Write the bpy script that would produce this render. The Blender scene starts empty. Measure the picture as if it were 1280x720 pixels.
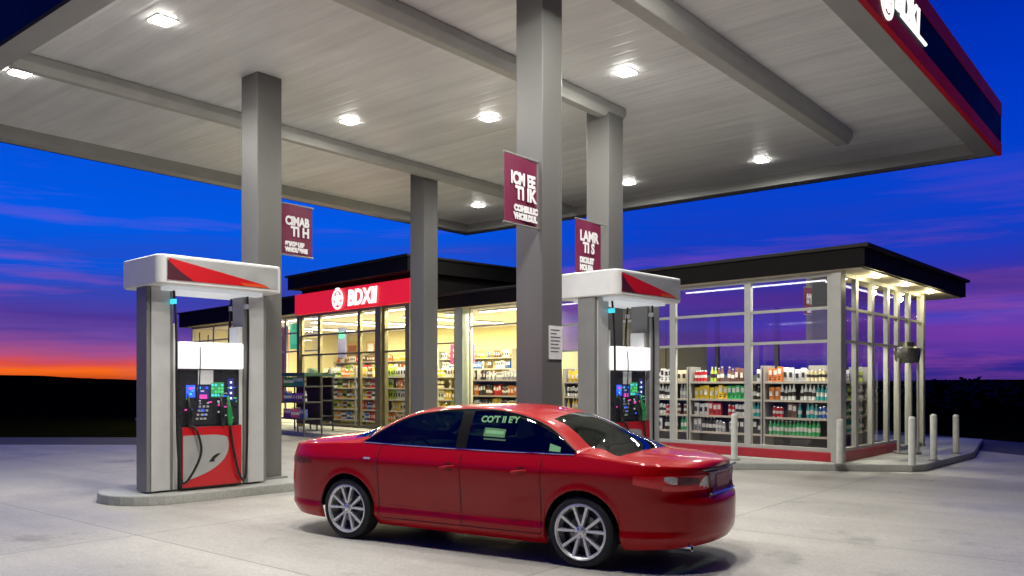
import bpy, bmesh, math, random
from mathutils import Vector, Matrix
R = math.radians
random.seed(7)
SC = bpy.context.scene
COL = SC.collection
FPX, CX, CY, EYE = 1050.0, 640.0, 478.0, 1.72      # focal length in photo pixels, horizon, eye height

# ------------------------------------------------------------------ helpers
def at_z(px, py, z):
    """photo pixel -> point on the horizontal plane z"""
    Y = FPX * (EYE - z) / (py - CY)
    return Vector(((px - CX) / FPX * Y, Y, z))
def at_y(px, Y, z=0.0):
    return Vector(((px - CX) / FPX * Y, Y, z))

MATS = {}
def nodes_of(name):
    m = bpy.data.materials.new(name); m.use_nodes = True
    nt = m.node_tree
    return m, nt, nt.nodes['Principled BSDF']
def mat(name, col, rough=0.5, metal=0.0, var=0.06, scale=6.0, bump=0.0, bscale=60.0, coat=0.0, emit=None, estr=0.0, spec=None, rvar=0.08, stretch=None):
    if name in MATS: return MATS[name]
    m, nt, b = nodes_of(name)
    N, L = nt.nodes.new, nt.links.new
    tc = N('ShaderNodeTexCoord'); mp = N('ShaderNodeMapping'); L(tc.outputs['Object'], mp.inputs['Vector'])
    if stretch: mp.inputs['Scale'].default_value = stretch
    no = N('ShaderNodeTexNoise'); no.inputs['Scale'].default_value = scale; no.inputs['Detail'].default_value = 5
    L(mp.outputs['Vector'], no.inputs['Vector'])
    mr = N('ShaderNodeMapRange'); mr.inputs['From Min'].default_value = .25; mr.inputs['From Max'].default_value = .75
    mr.inputs['To Min'].default_value = 1 - var; mr.inputs['To Max'].default_value = 1 + var
    L(no.outputs['Fac'], mr.inputs['Value'])
    mx = N('ShaderNodeVectorMath'); mx.operation = 'SCALE'; mx.inputs[0].default_value = col[:3]
    L(mr.outputs['Result'], mx.inputs['Scale']); L(mx.outputs['Vector'], b.inputs['Base Color'])
    rr = N('ShaderNodeMapRange'); rr.inputs['From Min'].default_value = .25; rr.inputs['From Max'].default_value = .75
    rr.inputs['To Min'].default_value = max(.02, rough - rvar); rr.inputs['To Max'].default_value = min(1, rough + rvar)
    L(no.outputs['Fac'], rr.inputs['Value']); L(rr.outputs['Result'], b.inputs['Roughness'])
    b.inputs['Metallic'].default_value = metal
    if coat: b.inputs['Coat Weight'].default_value = coat; b.inputs['Coat Roughness'].default_value = .03
    if spec is not None: b.inputs['Specular IOR Level'].default_value = spec
    if bump:
        n2 = N('ShaderNodeTexNoise'); n2.inputs['Scale'].default_value = bscale; n2.inputs['Detail'].default_value = 4
        L(mp.outputs['Vector'], n2.inputs['Vector'])
        bp = N('ShaderNodeBump'); bp.inputs['Strength'].default_value = bump; bp.inputs['Distance'].default_value = .02
        L(n2.outputs['Fac'], bp.inputs['Height']); L(bp.outputs['Normal'], b.inputs['Normal'])
    if emit:
        b.inputs['Emission Color'].default_value = (*emit, 1); b.inputs['Emission Strength'].default_value = estr
    MATS[name] = m
    return m
def glass(name, tint, refl, rough=0.0):
    if name in MATS: return MATS[name]
    m = bpy.data.materials.new(name); m.use_nodes = True; nt = m.node_tree; nt.nodes.clear()
    N, L = nt.nodes.new, nt.links.new
    out = N('ShaderNodeOutputMaterial'); tr = N('ShaderNodeBsdfTransparent'); tr.inputs['Color'].default_value = (*tint, 1)
    gl = N('ShaderNodeBsdfGlossy'); gl.inputs['Roughness'].default_value = rough; gl.inputs['Color'].default_value = (1, 1, 1, 1)
    lw = N('ShaderNodeLayerWeight'); lw.inputs['Blend'].default_value = .5
    pw = N('ShaderNodeMath'); pw.operation = 'POWER'; pw.inputs[1].default_value = 4.5; L(lw.outputs['Facing'], pw.inputs[0])
    mr = N('ShaderNodeMapRange'); mr.inputs['To Min'].default_value = refl; mr.inputs['To Max'].default_value = 1.0
    L(pw.outputs[0], mr.inputs['Value'])
    mix = N('ShaderNodeMixShader'); L(mr.outputs['Result'], mix.inputs['Fac']); L(tr.outputs[0], mix.inputs[1]); L(gl.outputs[0], mix.inputs[2])
    L(mix.outputs[0], out.inputs['Surface'])
    MATS[name] = m
    return m

class MB:
    """collects shapes into one mesh"""
    def __init__(s): s.v = []; s.f = []; s.mi = []; s.mats = []; s.cur = 0
    def use(s, m):
        if m not in s.mats: s.mats.append(m)
        s.cur = s.mats.index(m); return s
    def add(s, vs, fs):
        o = len(s.v); s.v += [Vector(p) for p in vs]
        for f in fs: s.f.append([i + o for i in f]); s.mi.append(s.cur)
        return s
    def box(s, lo, hi, M=None):
        (a, b, c), (d, e, f) = lo, hi
        vs = [Vector(p) for p in ((a,b,c),(d,b,c),(d,e,c),(a,e,c),(a,b,f),(d,b,f),(d,e,f),(a,e,f))]
        if M: vs = [M @ p for p in vs]
        return s.add(vs, [(0,3,2,1),(4,5,6,7),(0,1,5,4),(1,2,6,5),(2,3,7,6),(3,0,4,7)])
    def obox(s, P, Q, w, z0, z1, off=0.0):
        """upright box along plan segment P-Q, width w, centred at lateral offset off"""
        P = Vector(P[:2]); Q = Vector(Q[:2]); d = (Q - P).normalized(); n = Vector((-d.y, d.x))
        c = [P + n*(off-w/2), Q + n*(off-w/2), Q + n*(off+w/2), P + n*(off+w/2)]
        return s.prism([(p.x, p.y) for p in c], z0, z1)
    def prism(s, poly, z0, z1, M=None):
        n = len(poly)
        area = sum(poly[i][0]*poly[(i+1)%n][1]-poly[(i+1)%n][0]*poly[i][1] for i in range(n))
        if area < 0: poly = list(reversed(poly))
        vs = [Vector((x, y, z0)) for x, y in poly] + [Vector((x, y, z1)) for x, y in poly]
        if M: vs = [M @ p for p in vs]
        fs = [tuple(range(n-1, -1, -1)), tuple(range(n, 2*n))] + [(i, (i+1)%n, (i+1)%n+n, i+n) for i in range(n)]
        return s.add(vs, fs)
    def lathe(s, prof, seg=16, M=None, caps=True):
        """prof: (r, z) pairs round the z axis"""
        vs = []; n = len(prof)
        for k in range(seg):
            a = 2*math.pi*k/seg
            for r, z in prof: vs.append(Vector((r*math.cos(a), r*math.sin(a), z)))
        if M: vs = [M @ p for p in vs]
        fs = []
        for k in range(seg):
            k2 = (k+1) % seg
            for i in range(n-1): fs.append((k*n+i, k2*n+i, k2*n+i+1, k*n+i+1))
        if caps and prof[0][0] > 1e-6: fs.append(tuple(k*n for k in range(seg-1, -1, -1)))
        if caps and prof[-1][0] > 1e-6: fs.append(tuple(k*n+n-1 for k in range(seg)))
        return s.add(vs, fs)
    def tube(s, pts, r, seg=8):
        pts = [Vector(p) for p in pts]; vs = []; n = len(pts); up0 = Vector((0, 0, 1))
        for i, p in enumerate(pts):
            t = (pts[min(i+1, n-1)] - pts[max(i-1, 0)]).normalized()
            up = up0 if abs(t.z) < .9 else Vector((0, 1, 0))
            x = t.cross(up).normalized(); y = x.cross(t)
            rr = r[i] if isinstance(r, (list, tuple)) else r
            for k in range(seg):
                a = 2*math.pi*k/seg; vs.append(p + x*(rr*math.cos(a)) + y*(rr*math.sin(a)))
        fs = [(i*seg+k, i*seg+(k+1)%seg, (i+1)*seg+(k+1)%seg, (i+1)*seg+k) for i in range(n-1) for k in range(seg)]
        fs += [tuple(range(seg-1, -1, -1)), tuple((n-1)*seg+k for k in range(seg))]
        return s.add(vs, fs)
    def build(s, name, m=None, parent=None, shift=None, smooth=None, bevel=0.0, bseg=2):
        me = bpy.data.meshes.new(name)
        vs = [p - shift for p in s.v] if shift is not None else s.v
        me.from_pydata([tuple(p) for p in vs], [], s.f)
        if m is not None: me.materials.append(m)
        else:
            for q in s.mats: me.materials.append(q)
            me.polygons.foreach_set('material_index', s.mi)
        bm = bmesh.new(); bm.from_mesh(me); bmesh.ops.recalc_face_normals(bm, faces=bm.faces); bm.to_mesh(me); bm.free()
        if smooth is not None:
            me.polygons.foreach_set('use_smooth', [True]*len(me.polygons))
            me.set_sharp_from_angle(angle=R(smooth))
        o = bpy.data.objects.new(name, me); COL.objects.link(o)
        if parent: o.parent = parent
        if bevel:
            b = o.modifiers.new('edge', 'BEVEL'); b.width = bevel; b.segments = bseg; b.limit_method = 'ANGLE'; b.angle_limit = R(40)
        return o
def tag(o, label=None, cat=None, group=None, kind=None):
    if label: o['label'] = label
    if cat: o['category'] = cat
    if group: o['group'] = group
    if kind: o['kind'] = kind
    return o
def thing(name, label, cat, loc=(0, 0, 0), rz=0.0, group=None):
    o = bpy.data.objects.new(name, None); o.empty_display_size = .2; COL.objects.link(o)
    o.location = loc; o.rotation_euler = (0, 0, rz)
    return tag(o, label, cat, group)
def copy_tree(o, parent=None):
    c = o.copy(); COL.objects.link(c)
    if parent: c.parent = parent
    for ch in [q for q in bpy.data.objects if q.parent == o]: copy_tree(ch, c)
    return c
def text(name, body, size, origin, xa, ya, m, parent, depth=.01, bold=.0, shear=0.0, sx=1.0, shift=None, align='LEFT'):
    cu = bpy.data.curves.new(name, 'FONT'); cu.body = body; cu.size = size; cu.extrude = depth; cu.offset = bold; cu.shear = shear
    cu.align_x = align; cu.resolution_u = 3
    tmp = bpy.data.objects.new('tmp', cu); COL.objects.link(tmp)
    me = bpy.data.meshes.new_from_object(tmp.evaluated_get(bpy.context.evaluated_depsgraph_get()))
    bpy.data.objects.remove(tmp); bpy.data.curves.remove(cu)
    xa = Vector(xa).normalized(); ya = Vector(ya).normalized(); za = xa.cross(ya)
    o3 = Vector(origin) - (shift if shift is not None else Vector())
    M = Matrix(((xa.x*sx, ya.x, za.x, o3.x), (xa.y*sx, ya.y, za.y, o3.y), (xa.z*sx, ya.z, za.z, o3.z), (0, 0, 0, 1)))
    me.transform(M); me.materials.clear(); me.materials.append(m); me.name = name
    o = bpy.data.objects.new(name, me); COL.objects.link(o)
    if parent: o.parent = parent
    return o
def light(kind, loc, power, color, size=.5, sy=None, rot=None, spread=None, parent=None, name='lamp_light'):
    l = bpy.data.lights.new(name, kind); l.energy = power; l.color = color
    if kind == 'AREA':
        l.shape = 'RECTANGLE'; l.size = size; l.size_y = sy or size
        if spread: l.spread = R(spread)
    else: l.shadow_soft_size = size
    o = bpy.data.objects.new(name, l); COL.objects.link(o); o.location = loc
    if rot: o.rotation_euler = rot
    if parent: o.parent = parent
    return o
def lerp(a, b, t): return a + (b - a)*t
def curve(pts):
    """smooth monotone-ish interpolation through (x, y) points"""
    pts = sorted(pts); xs = [p[0] for p in pts]; ys = [p[1] for p in pts]; n = len(xs)
    d = [(ys[i+1]-ys[i])/(xs[i+1]-xs[i]) for i in range(n-1)]
    m = [d[0]] + [0 if d[i-1]*d[i] <= 0 else 2*d[i-1]*d[i]/(d[i-1]+d[i]) for i in range(1, n-1)] + [d[-1]]
    def f(x):
        if x <= xs[0]: return ys[0]
        if x >= xs[-1]: return ys[-1]
        i = max(k for k in range(n-1) if xs[k] <= x); h = xs[i+1]-xs[i]; t = (x-xs[i])/h
        return (2*t**3-3*t*t+1)*ys[i] + (t**3-2*t*t+t)*h*m[i] + (-2*t**3+3*t*t)*ys[i+1] + (t**3-t*t)*h*m[i+1]
    return f
def sstep(a, b, x):
    t = min(1, max(0, (x-a)/(b-a))); return t*t*(3-2*t)

# ------------------------------------------------------------------ materials
def concrete_material(name, base, joints=True, stains=True):
    m, nt, b = nodes_of(name); N, L = nt.nodes.new, nt.links.new
    tc = N('ShaderNodeTexCoord')
    rot = N('ShaderNodeMapping'); rot.inputs['Rotation'].default_value = (0, 0, R(39.4)); L(tc.outputs['Object'], rot.inputs['Vector'])
    n1 = N('ShaderNodeTexNoise'); n1.inputs['Scale'].default_value = .35; n1.inputs['Detail'].default_value = 6; n1.inputs['Roughness'].default_value = .62; L(rot.outputs[0], n1.inputs['Vector'])
    n2 = N('ShaderNodeTexNoise'); n2.inputs['Scale'].default_value = 38; n2.inputs['Detail'].default_value = 4; L(tc.outputs['Object'], n2.inputs['Vector'])
    mp3 = N('ShaderNodeMapping'); mp3.inputs['Scale'].default_value = (.12, .9, 1); L(rot.outputs[0], mp3.inputs['Vector'])
    n3 = N('ShaderNodeTexNoise'); n3.inputs['Scale'].default_value = 1.4; n3.inputs['Detail'].default_value = 5; L(mp3.outputs[0], n3.inputs['Vector'])
    cr = N('ShaderNodeValToRGB'); L(n1.outputs['Fac'], cr.inputs['Fac'])
    e = cr.color_ramp.elements; e[0].position = .3; e[0].color = (*[c*.86 for c in base], 1); e[1].position = .68; e[1].color = (*[min(1, c*1.12) for c in base], 1)
    def mul(c1, fac_out, lo, hi, fmin=.3, fmax=.7):
        mr = N('ShaderNodeMapRange'); mr.inputs['From Min'].default_value = fmin; mr.inputs['From Max'].default_value = fmax
        mr.inputs['To Min'].default_value = lo; mr.inputs['To Max'].default_value = hi; L(fac_out, mr.inputs['Value'])
        v = N('ShaderNodeVectorMath'); v.operation = 'SCALE'; L(c1, v.inputs[0]); L(mr.outputs[0], v.inputs['Scale'])
        return v.outputs[0]
    c = mul(cr.outputs['Color'], n2.outputs['Fac'], .86, 1.12)
    c = mul(c, n3.outputs['Fac'], .86, 1.10)
    hgt = n2.outputs['Fac']
    if stains:
        ns = N('ShaderNodeTexNoise'); ns.inputs['Scale'].default_value = .62; ns.inputs['Detail'].default_value = 7; ns.inputs['Roughness'].default_value = .68
        mps = N('ShaderNodeMapping'); mps.inputs['Location'].default_value = (7.3, 2.1, 0); L(rot.outputs[0], mps.inputs['Vector']); L(mps.outputs[0], ns.inputs['Vector'])
        c = mul(c, ns.outputs['Fac'], 1.0, .45, .565, .74)
    if joints:
        br = N('ShaderNodeTexBrick'); br.offset = 0; br.inputs['Scale'].default_value = 1.0; br.inputs['Mortar Size'].default_value = .010; br.inputs['Mortar Smooth'].default_value = .2
        br.inputs['Brick Width'].default_value = 4.6; br.inputs['Row Height'].default_value = 4.6
        br.inputs['Color1'].default_value = (1, 1, 1, 1); br.inputs['Color2'].default_value = (.92, .92, .93, 1); br.inputs['Mortar'].default_value = (.5, .5, .5, 1)
        L(rot.outputs[0], br.inputs['Vector'])
        mm = N('ShaderNodeVectorMath'); mm.operation = 'MULTIPLY'; L(c, mm.inputs[0]); L(br.outputs['Color'], mm.inputs[1]); c = mm.outputs[0]
    L(c, b.inputs['Base Color'])
    rr = N('ShaderNodeMapRange'); rr.inputs['From Min'].default_value = .3; rr.inputs['From Max'].default_value = .7
    rr.inputs['To Min'].default_value = .38; rr.inputs['To Max'].default_value = .68; L(n1.outputs['Fac'], rr.inputs['Value']); L(rr.outputs[0], b.inputs['Roughness'])
    bp = N('ShaderNodeBump'); bp.inputs['Strength'].default_value = .25; bp.inputs['Distance'].default_value = .01; L(hgt, bp.inputs['Height']); L(bp.outputs[0], b.inputs['Normal'])
    return m
CONC = concrete_material('forecourt_concrete', (.45, .432, .395))
KERBM = concrete_material('kerb_concrete', (.40, .41, .385), joints=False)
ASPH = mat('asphalt', (.085, .08, .08), .7, var=.25, scale=3, bump=.4, bscale=120)
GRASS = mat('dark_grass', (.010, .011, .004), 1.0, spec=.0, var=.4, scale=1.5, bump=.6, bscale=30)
def deck_material():
    m, nt, b = nodes_of('deck_metal'); N, L = nt.nodes.new, nt.links.new
    tc = N('ShaderNodeTexCoord'); rot = N('ShaderNodeMapping'); rot.inputs['Rotation'].default_value = (0, 0, R(-50.6)); L(tc.outputs['Object'], rot.inputs['Vector'])
    st = N('ShaderNodeMapping'); st.inputs['Scale'].default_value = (1.0, .07, 1); L(rot.outputs[0], st.inputs['Vector'])
    n = N('ShaderNodeTexNoise'); n.inputs['Scale'].default_value = 3.2; n.inputs['Detail'].default_value = 7; n.inputs['Roughness'].default_value = .7; L(st.outputs[0], n.inputs['Vector'])
    cr = N('ShaderNodeValToRGB'); L(n.outputs['Fac'], cr.inputs['Fac']); e = cr.color_ramp.elements
    e[0].position = .28; e[0].color = (.66, .668, .66, 1); e[1].position = .62; e[1].color = (.86, .87, .855, 1)
    n4 = N('ShaderNodeTexNoise'); n4.inputs['Scale'].default_value = .22; n4.inputs['Detail'].default_value = 3; L(tc.outputs['Object'], n4.inputs['Vector'])
    mr = N('ShaderNodeMapRange'); mr.inputs['From Min'].default_value = .3; mr.inputs['From Max'].default_value = .7; mr.inputs['To Min'].default_value = .8; mr.inputs['To Max'].default_value = 1.08; L(n4.outputs['Fac'], mr.inputs['Value'])
    vs = N('ShaderNodeVectorMath'); vs.operation = 'SCALE'; L(cr.outputs['Color'], vs.inputs[0]); L(mr.outputs[0], vs.inputs['Scale'])
    L(vs.outputs[0], b.inputs['Base Color'])
    b.inputs['Roughness'].default_value = .42
    w = N('ShaderNodeTexWave'); w.bands_direction = 'X'; w.inputs['Scale'].default_value = 1.05; w.inputs['Distortion'].default_value = 0; L(rot.outputs[0], w.inputs['Vector'])
    pw = N('ShaderNodeMath'); pw.operation = 'POWER'; pw.inputs[1].default_value = 10; L(w.outputs['Fac'], pw.inputs[0])
    bp = N('ShaderNodeBump'); bp.inputs['Strength'].default_value = .22; bp.inputs['Distance'].default_value = .02; bp.invert = True; L(pw.outputs[0], bp.inputs['Height'])
    b2 = N('ShaderNodeBump'); b2.inputs['Strength'].default_value = .18; b2.inputs['Distance'].default_value = .02; L(n.outputs['Fac'], b2.inputs['Height']); L(bp.outputs[0], b2.inputs['Normal']); L(b2.outputs[0], b.inputs['Normal'])
    return m
DECK = deck_material()
BEAM = mat('beam_paint', (.40, .40, .37), .45, var=.1, scale=2.5)
RIM = mat('rim_paint', (.36, .36, .34), .5, var=.08, scale=2)
COLM = mat('column_paint', (.135, .134, .127), .42, var=.12, scale=1.6, bump=.05, bscale=20, stretch=(1, 1, .25))
NAVY = mat('fascia_navy', (.003, .004, .022), .5, spec=.12, var=.15, scale=1)
MAROON = mat('fascia_maroon_glow', (.14, .006, .03), .5, var=.12, scale=1, spec=.1, emit=(.035, .001, .009), estr=1.0)  # faint emission added so the stripe stays maroon under the blue sky
REDP = mat('fascia_red_glow', (.30, .008, .018), .5, var=.1, scale=1, spec=.1, emit=(.05, .001, .003), estr=1.0)  # faint emission added to lift the red of the stripe
LEDW = mat('lamp_lens', (.9, .9, .9), .4, emit=(1, .97, .90), estr=60)
SIGNW = mat('sign_white_lit', (.9, .9, .9), .4, emit=(1, .93, .9), estr=1.3)
FIXT = mat('fixture_white', (.7, .7, .68), .4)
WHITE = mat('panel_white', (.74, .75, .74), .32, var=.05, scale=3)
GREYP = mat('panel_grey', (.22, .22, .21), .38, var=.08, scale=3)
SILV = mat('panel_silver', (.50, .51, .51), .38, metal=.35, var=.06)
BLACK = mat('black_plastic', (.015, .015, .017), .35, var=.2)
RUBBER = mat('hose_rubber', (.012, .012, .012), .45, var=.2)
PRED = mat('pump_red', (.58, .008, .016), .3, var=.02, coat=.3, rvar=.02)
PORANGE = mat('pump_orange', (.7, .09, .02), .3, var=.02, rvar=.02)
PMAR = mat('pump_maroon', (.07, .008, .022), .35, rvar=.02)
PGREEN = mat('nozzle_green', (.02, .30, .08), .4)
CHROME = mat('chrome', (.75, .76, .78), .12, metal=1.0, var=.03)
DISPW = mat('display_lit', (.9, .9, .9), .4, emit=(1, .97, .97), estr=.85)
def lit(name, c, s): return mat(name, tuple(min(1, q*.6+.02) for q in c), .4, emit=c, estr=s)
SBLUE, SPINK, SGREEN, SCYAN = lit('screen_blue', (.03, .12, .9), 1.1), lit('screen_pink', (.8, .06, .4), 1.0), lit('screen_green', (.06, .6, .16), 1.0), lit('screen_cyan', (.05, .6, .7), 1.2)
SNAVY = lit('screen_navy', (.015, .02, .16), .9)
PAPER = mat('paper_white', (.72, .74, .76), .7)
INK = mat('ink_grey', (.12, .13, .15), .7)
BANM = mat('banner_maroon', (.15, .008, .045), .6, var=.12, scale=4, bump=.1, bscale=8)
BANW = mat('banner_white', (.78, .76, .78), .6)
BOLM = mat('bollard_paint', (.70, .71, .66), .45, var=.12, scale=6)
ROOFB = mat('roof_black', (.008, .007, .007), .7, spec=.15, var=.25, scale=3)
ROOFL = mat('roof_edge', (.022, .020, .019), .6, spec=.3, var=.2, scale=3)
SOFF = mat('soffit_cream', (.55, .48, .36), .55, var=.08)
ALU = mat('frame_aluminium', (.50, .50, .45), .4, metal=.2, var=.06)
BRONZE = mat('frame_bronze', (.22, .19, .10), .4, metal=.2, var=.1)
CREAM = mat('wall_cream', (.80, .73, .40), .7, var=.05, scale=1.5)
CEILM = mat('shop_ceiling', (.75, .72, .62), .8, var=.04)
DARKC = mat('dark_ceiling', (.03, .03, .04), .7)
TILE = mat('shop_floor', (.32, .30, .27), .3, var=.08)
SHELFM = mat('shelf_metal', (.30, .29, .27), .45, var=.08)
SHELFD = mat('shelf_dark', (.06, .06, .065), .5)
REDB = mat('plinth_red', (.42, .018, .03), .4, var=.1)
SIGNR = mat('sign_red_lit', (.5, .01, .02), .4, var=.05, emit=(.85, .012, .025), estr=.75)
G_UP = glass('glass_coated', (.62, .64, .82), .72)
G_LOW = glass('glass_clear', (.93, .95, .95), .05)

# ------------------------------------------------------------------ world
def make_world():
    w = bpy.data.worlds.new('World'); SC.world = w; w.use_nodes = True
    nt = w.node_tree; nt.nodes.clear(); N, L = nt.nodes.new, nt.links.new
    out = N('ShaderNodeOutputWorld'); bg = N('ShaderNodeBackground'); L(bg.outputs[0], out.inputs[0])
    tc = N('ShaderNodeTexCoord'); sp = N('ShaderNodeSeparateXYZ'); L(tc.outputs['Generated'], sp.inputs[0])
    def math_(op, a, b=None, clamp=False):
        n = N('ShaderNodeMath'); n.operation = op; n.use_clamp = clamp
        for i, q in enumerate((a, b)):
            if q is None: continue
            if isinstance(q, (int, float)): n.inputs[i].default_value = q
            else: L(q, n.inputs[i])
        return n.outputs[0]
    def noise(scale, sc3, detail=4, rough=.55, loc=(0, 0, 0)):
        mp = N('ShaderNodeMapping'); mp.inputs['Scale'].default_value = sc3; mp.inputs['Location'].default_value = loc; L(tc.outputs['Generated'], mp.inputs['Vector'])
        n = N('ShaderNodeTexNoise'); n.inputs['Scale'].default_value = scale; n.inputs['Detail'].default_value = detail; n.inputs['Roughness'].default_value = rough
        L(mp.outputs[0], n.inputs['Vector']); return n.outputs['Fac']
    z = sp.outputs['Z']
    warp = noise(2.2, (1, 1, 7), 5)
    zz = math_('ADD', z, math_('MULTIPLY', math_('SUBTRACT', warp, .5), .06))
    def ramp(stops, inp):
        r = N('ShaderNodeValToRGB'); L(inp, r.inputs['Fac']); e = r.color_ramp.elements
        while len(e) < len(stops): e.new(.5)
        for i, (p, c) in enumerate(stops): e[i].position = p; e[i].color = (*c, 1)
        return r.outputs['Color']
    k = math_('MULTIPLY', zz, 2.0)       # ramp position 1 = sin(elevation) 0.5
    left = ramp([(0, (.45, .05, .01)), (.026, (.95, .15, .012)), (.044, (.75, .08, .04)), (.066, (.40, .08, .22)), (.10, (.20, .085, .42)), (.14, (.085, .04, .32)), (.185, (.04, .06, .46)), (.235, (.004, .085, .66)), (.36, (.0, .10, .78)), (.58, (.0, .066, .64)), (.85, (.0, .022, .34))], k)
    right = ramp([(0, (.025, .018, .22)), (.045, (.03, .02, .28)), (.075, (.11, .035, .36)), (.105, (.17, .04, .38)), (.145, (.075, .055, .50)), (.19, (.11, .035, .38)), (.24, (.028, .035, .44)), (.31, (.004, .048, .56)), (.42, (.0, .055, .62)), (.62, (.0, .036, .54)), (.85, (.0, .016, .32))], k)
    dt = N('ShaderNodeVectorMath'); dt.operation = 'DOT_PRODUCT'; L(tc.outputs['Generated'], dt.inputs[0])
    a = R(-33); dt.inputs[1].default_value = (math.sin(a), math.cos(a), 0)
    az = N('ShaderNodeMapRange'); az.interpolation_type = 'SMOOTHSTEP'; L(dt.outputs['Value'], az.inputs['Value'])
    az.inputs['From Min'].default_value = .70; az.inputs['From Max'].default_value = .93
    mix = N('ShaderNodeMix'); mix.data_type = 'RGBA'; L(az.outputs[0], mix.inputs['Factor']); L(right, mix.inputs['A']); L(left, mix.inputs['B'])
    # thin streaks of magenta cloud in the low sky
    st = noise(2.6, (1, 1, 13), 6, .6, (3.1, .7, .2))
    m1 = N('ShaderNodeMapRange'); L(st, m1.inputs['Value']); m1.inputs['From Min'].default_value = .52; m1.inputs['From Max'].default_value = .72
    lowm = ramp([(0, (.45,)*3), (.05, (1,)*3), (.22, (.8,)*3), (.36, (.22,)*3), (.5, (0,)*3)], math_('MULTIPLY', z, 2.0))
    fac = math_('MULTIPLY', math_('MULTIPLY', m1.outputs[0], lowm), .72)
    mix2 = N('ShaderNodeMix'); mix2.data_type = 'RGBA'; L(fac, mix2.inputs['Factor']); L(mix.outputs['Result'], mix2.inputs['A']); mix2.inputs['B'].default_value = (.42, .08, .36, 1)
    # darker purple bars
    st2 = noise(1.7, (1, 1, 16), 5, .6, (9.4, 4.2, 1.3))
    m2 = N('ShaderNodeMapRange'); L(st2, m2.inputs['Value']); m2.inputs['From Min'].default_value = .46; m2.inputs['From Max'].default_value = .7
    fac2 = math_('MULTIPLY', math_('MULTIPLY', m2.outputs[0], lowm), .9)
    mix3 = N('ShaderNodeMix'); mix3.data_type = 'RGBA'; L(fac2, mix3.inputs['Factor']); L(mix2.outputs['Result'], mix3.inputs['A']); mix3.inputs['B'].default_value = (.05, .03, .26, 1)
    # the sky opposite the sunset is already night
    nm = N('ShaderNodeMapRange'); nm.interpolation_type = 'SMOOTHSTEP'; L(dt.outputs['Value'], nm.inputs['Value'])
    nm.inputs['From Min'].default_value = -.55; nm.inputs['From Max'].default_value = .35; nm.inputs['To Min'].default_value = .02
    L(mix3.outputs['Result'], bg.inputs['Color']); L(nm.outputs[0], bg.inputs['Strength'])
make_world()

# ------------------------------------------------------------------ ground
def sheet(name, poly, z, m, kind='structure'):
    me = bpy.data.meshes.new(name); me.from_pydata([(x, y, z) for x, y in poly], [], [tuple(range(len(poly)))]); me.materials.append(m)
    if me.polygons[0].normal.z < 0: me.flip_normals()
    o = bpy.data.objects.new(name, me); COL.objects.link(o); o['kind'] = kind
    return o
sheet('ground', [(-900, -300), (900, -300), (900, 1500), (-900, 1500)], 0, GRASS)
sheet('road', [(-200, 21.5), (-8.8, 21.5), (-8.8, 26.2), (-200, 27.5)], .004, ASPH)
sheet('road', [(10.8, 19.4), (200, 17.5), (200, 23.0), (14.5, 24.0), (12.0, 36), (9.5, 36)], .0045, ASPH)
sheet('forecourt', [(-60, -30), (60, -30), (60, 18.4), (12.0, 19.3), (9.0, 36), (-15.6, 42), (-11.2, 26.0), (-10.2, 23.0), (-60, 23.2)], .012, CONC)
def hill():
    mb = MB(); n = 160; rows = 6
    for j in range(rows+1):
        for i in range(n+1):
            x = lerp(-420, 420, i/n); y = 300 + j*30
            hgt = 5.4 - 3.9*sstep(-290, -165, x) + 1.6*sstep(60, 240, x) + .35*math.sin(x*.021+1) + .2*math.sin(x*.11) + .3*random.random()
            mb.v.append(Vector((x, y, hgt*math.sin(math.pi*min(1, j/3)/2) - .3)))
    for j in range(rows):
        for i in range(n): a = j*(n+1)+i; mb.f.append([a, a+1, a+n+2, a+n+1]); mb.mi.append(0)
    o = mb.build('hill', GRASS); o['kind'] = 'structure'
hill()
def treeline(name, spans, label):
    mb = MB(); rnd = random.Random(3)
    for (x0, x1, y, h0, h1, n) in spans:
        for _ in range(n):
            t = rnd.random(); x = lerp(x0, x1, t)
            top = lerp(h0, h1, t)*(.75 + .25*math.sin(x*.9+y)*math.sin(x*.37+2) + .1*rnd.random())
            p = Vector((x, y + rnd.uniform(-3, 3), top*math.sqrt(rnd.random())*1.0)); s = rnd.uniform(.12, .42)
            a = rnd.uniform(0, 6.28); b = rnd.uniform(-1, 1)
            u = Vector((math.cos(a), math.sin(a), b)).normalized()*s; v = Vector((-math.sin(a), math.cos(a), rnd.uniform(-1, 1))).normalized()*s*.7
            mb.add([p-u, p+v, p+u, p-v], [(0, 1, 2, 3)])
    o = mb.build(name, mat('far_leaves', (.012, .016, .007), .8, var=.4, scale=.6)); tag(o, label, 'trees', kind='stuff')
treeline('trees', [(22, 110, 58, 1.75, 1.9, 8000), (30, 160, 90, 2.1, 2.2, 7000)], 'dark far wood along the horizon right of the shop')

# ------------------------------------------------------------------ fuel canopy
U = Vector((.634, .773, 0)).normalized(); V = Vector((-U.y, U.x, 0)); UP = Vector((0, 0, 1))
def uv(u, v, z=0.0): return U*u + V*v + UP*z
U0, U1, V0, V1 = 4.6, 20.0, 3.29, 18.3
ZR, ZD, ZT = 6.47, 6.72, 7.55
cbase = uv((U0+U1)/2, (V0+V1)/2, ZR)
canopy = thing('fuel_canopy', 'large flat canopy roofing the fuel pumps, pale underside and navy fascia with red stripes', 'canopy', cbase)
MUV = Matrix(((U.x, V.x, 0, 0), (U.y, V.y, 0, 0), (0, 0, 1, 0), (0, 0, 0, 1)))
def uvbox(mb, u0, u1, v0, v1, z0, z1): return mb.box((u0, v0, z0), (u1, v1, z1), MUV)
uvbox(MB(), U0+.35, U1-.35, V0+.35, V1-.35, ZD, ZD+.15).build('ceiling_deck', DECK, canopy, cbase)
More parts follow.
